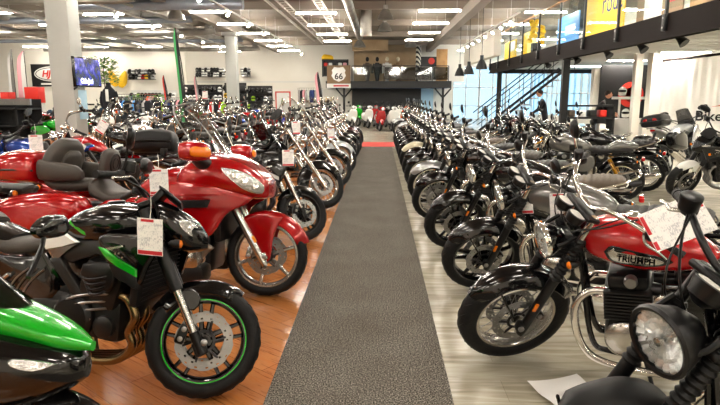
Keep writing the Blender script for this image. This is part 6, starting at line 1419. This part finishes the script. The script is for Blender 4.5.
# right row
R0 = bike('bobber', .745, 1.985, 168, 'matt black bobber with big round headlight, cut off at the bottom right corner', GR, 8)
R1 = bike('twin_red', .83, 3.40, 155, 'red-tank classic motorcycle with lettered badge and a tilted white sheet', GR, 11)
R2 = bike('twin_grey', .88, 4.70, 150, 'grey-tank classic motorcycle with a pale strap on its seat, behind the red one', GR, 11)
R3 = bike('twin_ribbed', .81, 6.02, 160, 'black classic motorcycle with ribbed brown seat, fourth in the right row', GR, 9)
rrow = ['twin_black', 'twin_silver', 'twin_black', 'twin_ribbed', 'twin_cream', 'twin_black', 'twin_maroon', 'twin_black', 'twin_grey', 'twin_black', 'twin_ribbed']
ys = [7.4, 8.6, 9.75, 10.9, 12.1, 13.2, 14.3, 15.3, 16.2, 17.1, 17.9]
RB = []
for k, (kd, y) in enumerate(zip(rrow, ys)):
    RB.append(bike(kd, .78, y, 152, '%s, %s bike in the right aisle row' % (WORDS[kd], ORD[k+4]), GR))
# rows behind
def row(kinds, x, y0, dy, n, h, where, group, seed, skip=lambda y: False, dx=0, jit=.1):
    r = random.Random(seed); c = 0
    for k in range(n):
        y = y0+dy*k
        if skip(y): continue
        kd = kinds[k % len(kinds)] if seed is None else r.choice(kinds); c += 1
        bike(kd, x+dx*k+r.uniform(-jit, jit), y+r.uniform(-jit, jit)*.6, h+r.uniform(-4, 4), '%s, %s bike in %s' % (WORDS[kd], ORD[c-1], where), group)
CR = ['cruiser_black', 'cruiser_bare', 'cruiser_silver', 'cruiser_maroon', 'cruiser_blue', 'cruiser_black', 'cruiser_bare', 'cruiser_red', 'roadster_blue', 'roadster_white']
SP = ['sport_white', 'sport_black', 'sport_red', 'roadster_white', 'roadster_green', 'sport_black', 'cruiser_black', 'cruiser_bare', 'roadster_blue', 'sport_green']
row(CR, -5.3, 5.6, 1.25, 12, 165, 'the second row on the left', 'motorcycles in the second row on the left', 11)
row(CR+SP, -8.4, 8.2, 1.25, 15, 168, 'the third row on the left', 'motorcycles in the third row on the left', 12, lambda y: 11.2 < y < 14.2)
row(SP, -11.8, 17.2, 1.3, 7, 168, 'the fourth row on the left', 'motorcycles in the fourth row on the left', 13)
row(SP, -1.7, 21.4, 1.15, 4, 20, 'the left group beyond the red carpet', 'motorcycles on the left beyond the red carpet', 14, dx=.06)
row(CR+SP, -5.7, 21.6, 1.25, 6, 165, 'the outer left group beyond the red carpet', 'motorcycles at the outer left beyond the red carpet', 15)
row(['twin_black', 'twin_ribbed', 'twin_black', 'twin_grey', 'twin_maroon', 'twin_ribbed'], 3.25, 10.7, 1.15, 7, 150, 'the second row on the right', 'motorcycles in the second row on the right', 16)
row(['twin_black', 'twin_cream', 'twin_black', 'twin_silver'], .95, 21.4, 1.1, 4, 150, 'the right group beyond the red carpet', 'motorcycles on the right beyond the red carpet', 17)
bike('cafe', 2.35, 9.5, 158, 'grey cafe racer with gold fork and gold rear shocks behind the right row', None)
bike('roadster_silver', 6.75, 12.55, 38, 'silver road bike with black top box and panniers before the white banner', None)
bike('roadster_dark', 4.8, 9.35, 170, 'black roadster with white front fender at the right edge before the silver road bike', None)
for k, (kd, px, y, h, lb) in enumerate((('scooter_red', 380, 26.5, -85, 'red scooter facing the aisle at its far end'), ('scooter_white', 392, 26.5, -88, 'white scooter facing the aisle, right of the red one'), ('scooter_orange', 404, 27.4, -97, 'orange scooter facing the aisle at its far end'), ('scooter_black', 415, 29.6, -92, 'black scooter right of the orange one'), ('scooter_white', 368, 28.7, -80, 'white scooter facing the aisle, left of the red one'), ('scooter_green', 358, 30.6, -70, 'green scooter left of the white and red ones'),
      ('scooter_white', 398, 29.6, -90, 'white scooter farther back behind the white and orange ones'), ('scooter_black', 386, 29.8, -90, 'black scooter farther back behind the red and white ones'), ('scooter_white', 352, 28.6, -80, 'white scooter farther back at the left end of the scooters'), ('scooter_red', 374, 30.4, -90, 'red scooter farthest back behind the others'))):
    bike(kd, fx(px, y), y, h, lb, 'scooters beyond the red carpet', 5)

# ------------------------------------------------------------------ price tags and sheets
tagp = None
def price_tag(px, py, y, label, w=.12, h=.17, yaw=0., roll=0., string=.1):
    global tagp
    r = ray(px, py); x, z = r[0]*y, CH+r[2]*y
    if tagp is None:
        e = empty('price_tag'); b = B(); b.box((0, 0, 0), (w, .002, h)); b.build('card', 'print', e)
        b = B(); b.box((-.012, -.0012, h*.44), (w*.5, .001, .012)); b.build('printed_heading', 'red_ink', e); b = B(); b.box((0, -.0012, -h*.43), (w*.96, .001, .018)); b.build('printed_band', 'red_ink', e)
        b = B(); b.tube([(0, 0, h/2-.006), (.004, .004, h/2+string*.5), (0, .01, h/2+string)], .0018, 5, 3); b.build('string', 'dial', e); tagp = e
    else: e = dup(tagp)
    e.location = (x, y, z); e.rotation_euler = (0, roll, yaw); return tag(e, label, 'price tag', 'white price tags')
price_tag(150, 237, 2.52, 'large white price tag with red bands hanging on the black and green roadster', yaw=-.1, roll=.06)
price_tag(159, 182, 3.75, 'white price tag hanging before the red touring motorcycle', yaw=.1)
price_tag(288, 158, 6.15, 'white price tag with red lower band on the bike with the white-striped fairing', yaw=.2)
price_tag(296, 128, 8.2, 'white price tag on the second bike beyond the red tourer', yaw=.2); price_tag(331, 133, 10.6, 'white price tag on the third bike beyond the red tourer', yaw=.2)
price_tag(36, 144, 5.4, 'white price tag on a long string above the red trunk', yaw=.2, string=.3); price_tag(78, 150, 6.2, 'white price tag behind the padded backrest', roll=.5)
price_tag(102, 127, 7.4, 'tilted white price tag left of the black top box', roll=.6); price_tag(205, 95, 13, 'white price tag near the green feather flag')
price_tag(561, 208, 3.3, 'white price tag beside the grey tank in the right row', yaw=-.4, roll=-.1); price_tag(527, 202, 4.3, 'white price tag seen edge-on between the bikes of the right row', yaw=-1.1, roll=-.2)
# tilted sheet on the red bike and sheet on the floor
e = empty('price_sheet'); b = B(); b.box((0, 0, 0), (.235, .002, .165)); b.build('sheet', 'print', e); b = B(); b.box((-.109, -.0015, .03), (.014, .001, .08)); b.build('printed_band', 'red_ink', e); b = B(); b.box((-.109, -.0015, -.06), (.014, .001, .035)); b.build('printed_band', 'red_ink', e); b = B(); b.box((.109, -.0015, .05), (.009, .001, .06)); b.build('printed_band', 'red_ink', e)
r = ray(677, 222); e.location = (r[0]*2.3, 2.3, CH+r[2]*2.3); e.rotation_euler = (R_(-30), R_(-26), R_(-8)); tag(e, 'large white information sheet tilted above the red fuel tank', 'information sheet')
vs = []; 
for t_ in (0, .001):
    for j in range(9):
        for i in range(9): vs.append((-.16+.32*i/8, -.15+.3*j/8, .014+.012*((i-4)/4)**2+.006*math.sin(j)+t_))
fs = [(j*9+i, j*9+i+1, (j+1)*9+i+1, (j+1)*9+i) for j in range(8) for i in range(8)]; fs += [tuple(81+i for i in f[::-1]) for f in fs]
b = B(); b.add(vs, fs); o = b.build('paper_sheet', 'paper', loc=(1.03, 2.96, .0), rotz=.3, fix=False); tag(o, 'blank white sheet lying on the floor under the red bike', 'paper')
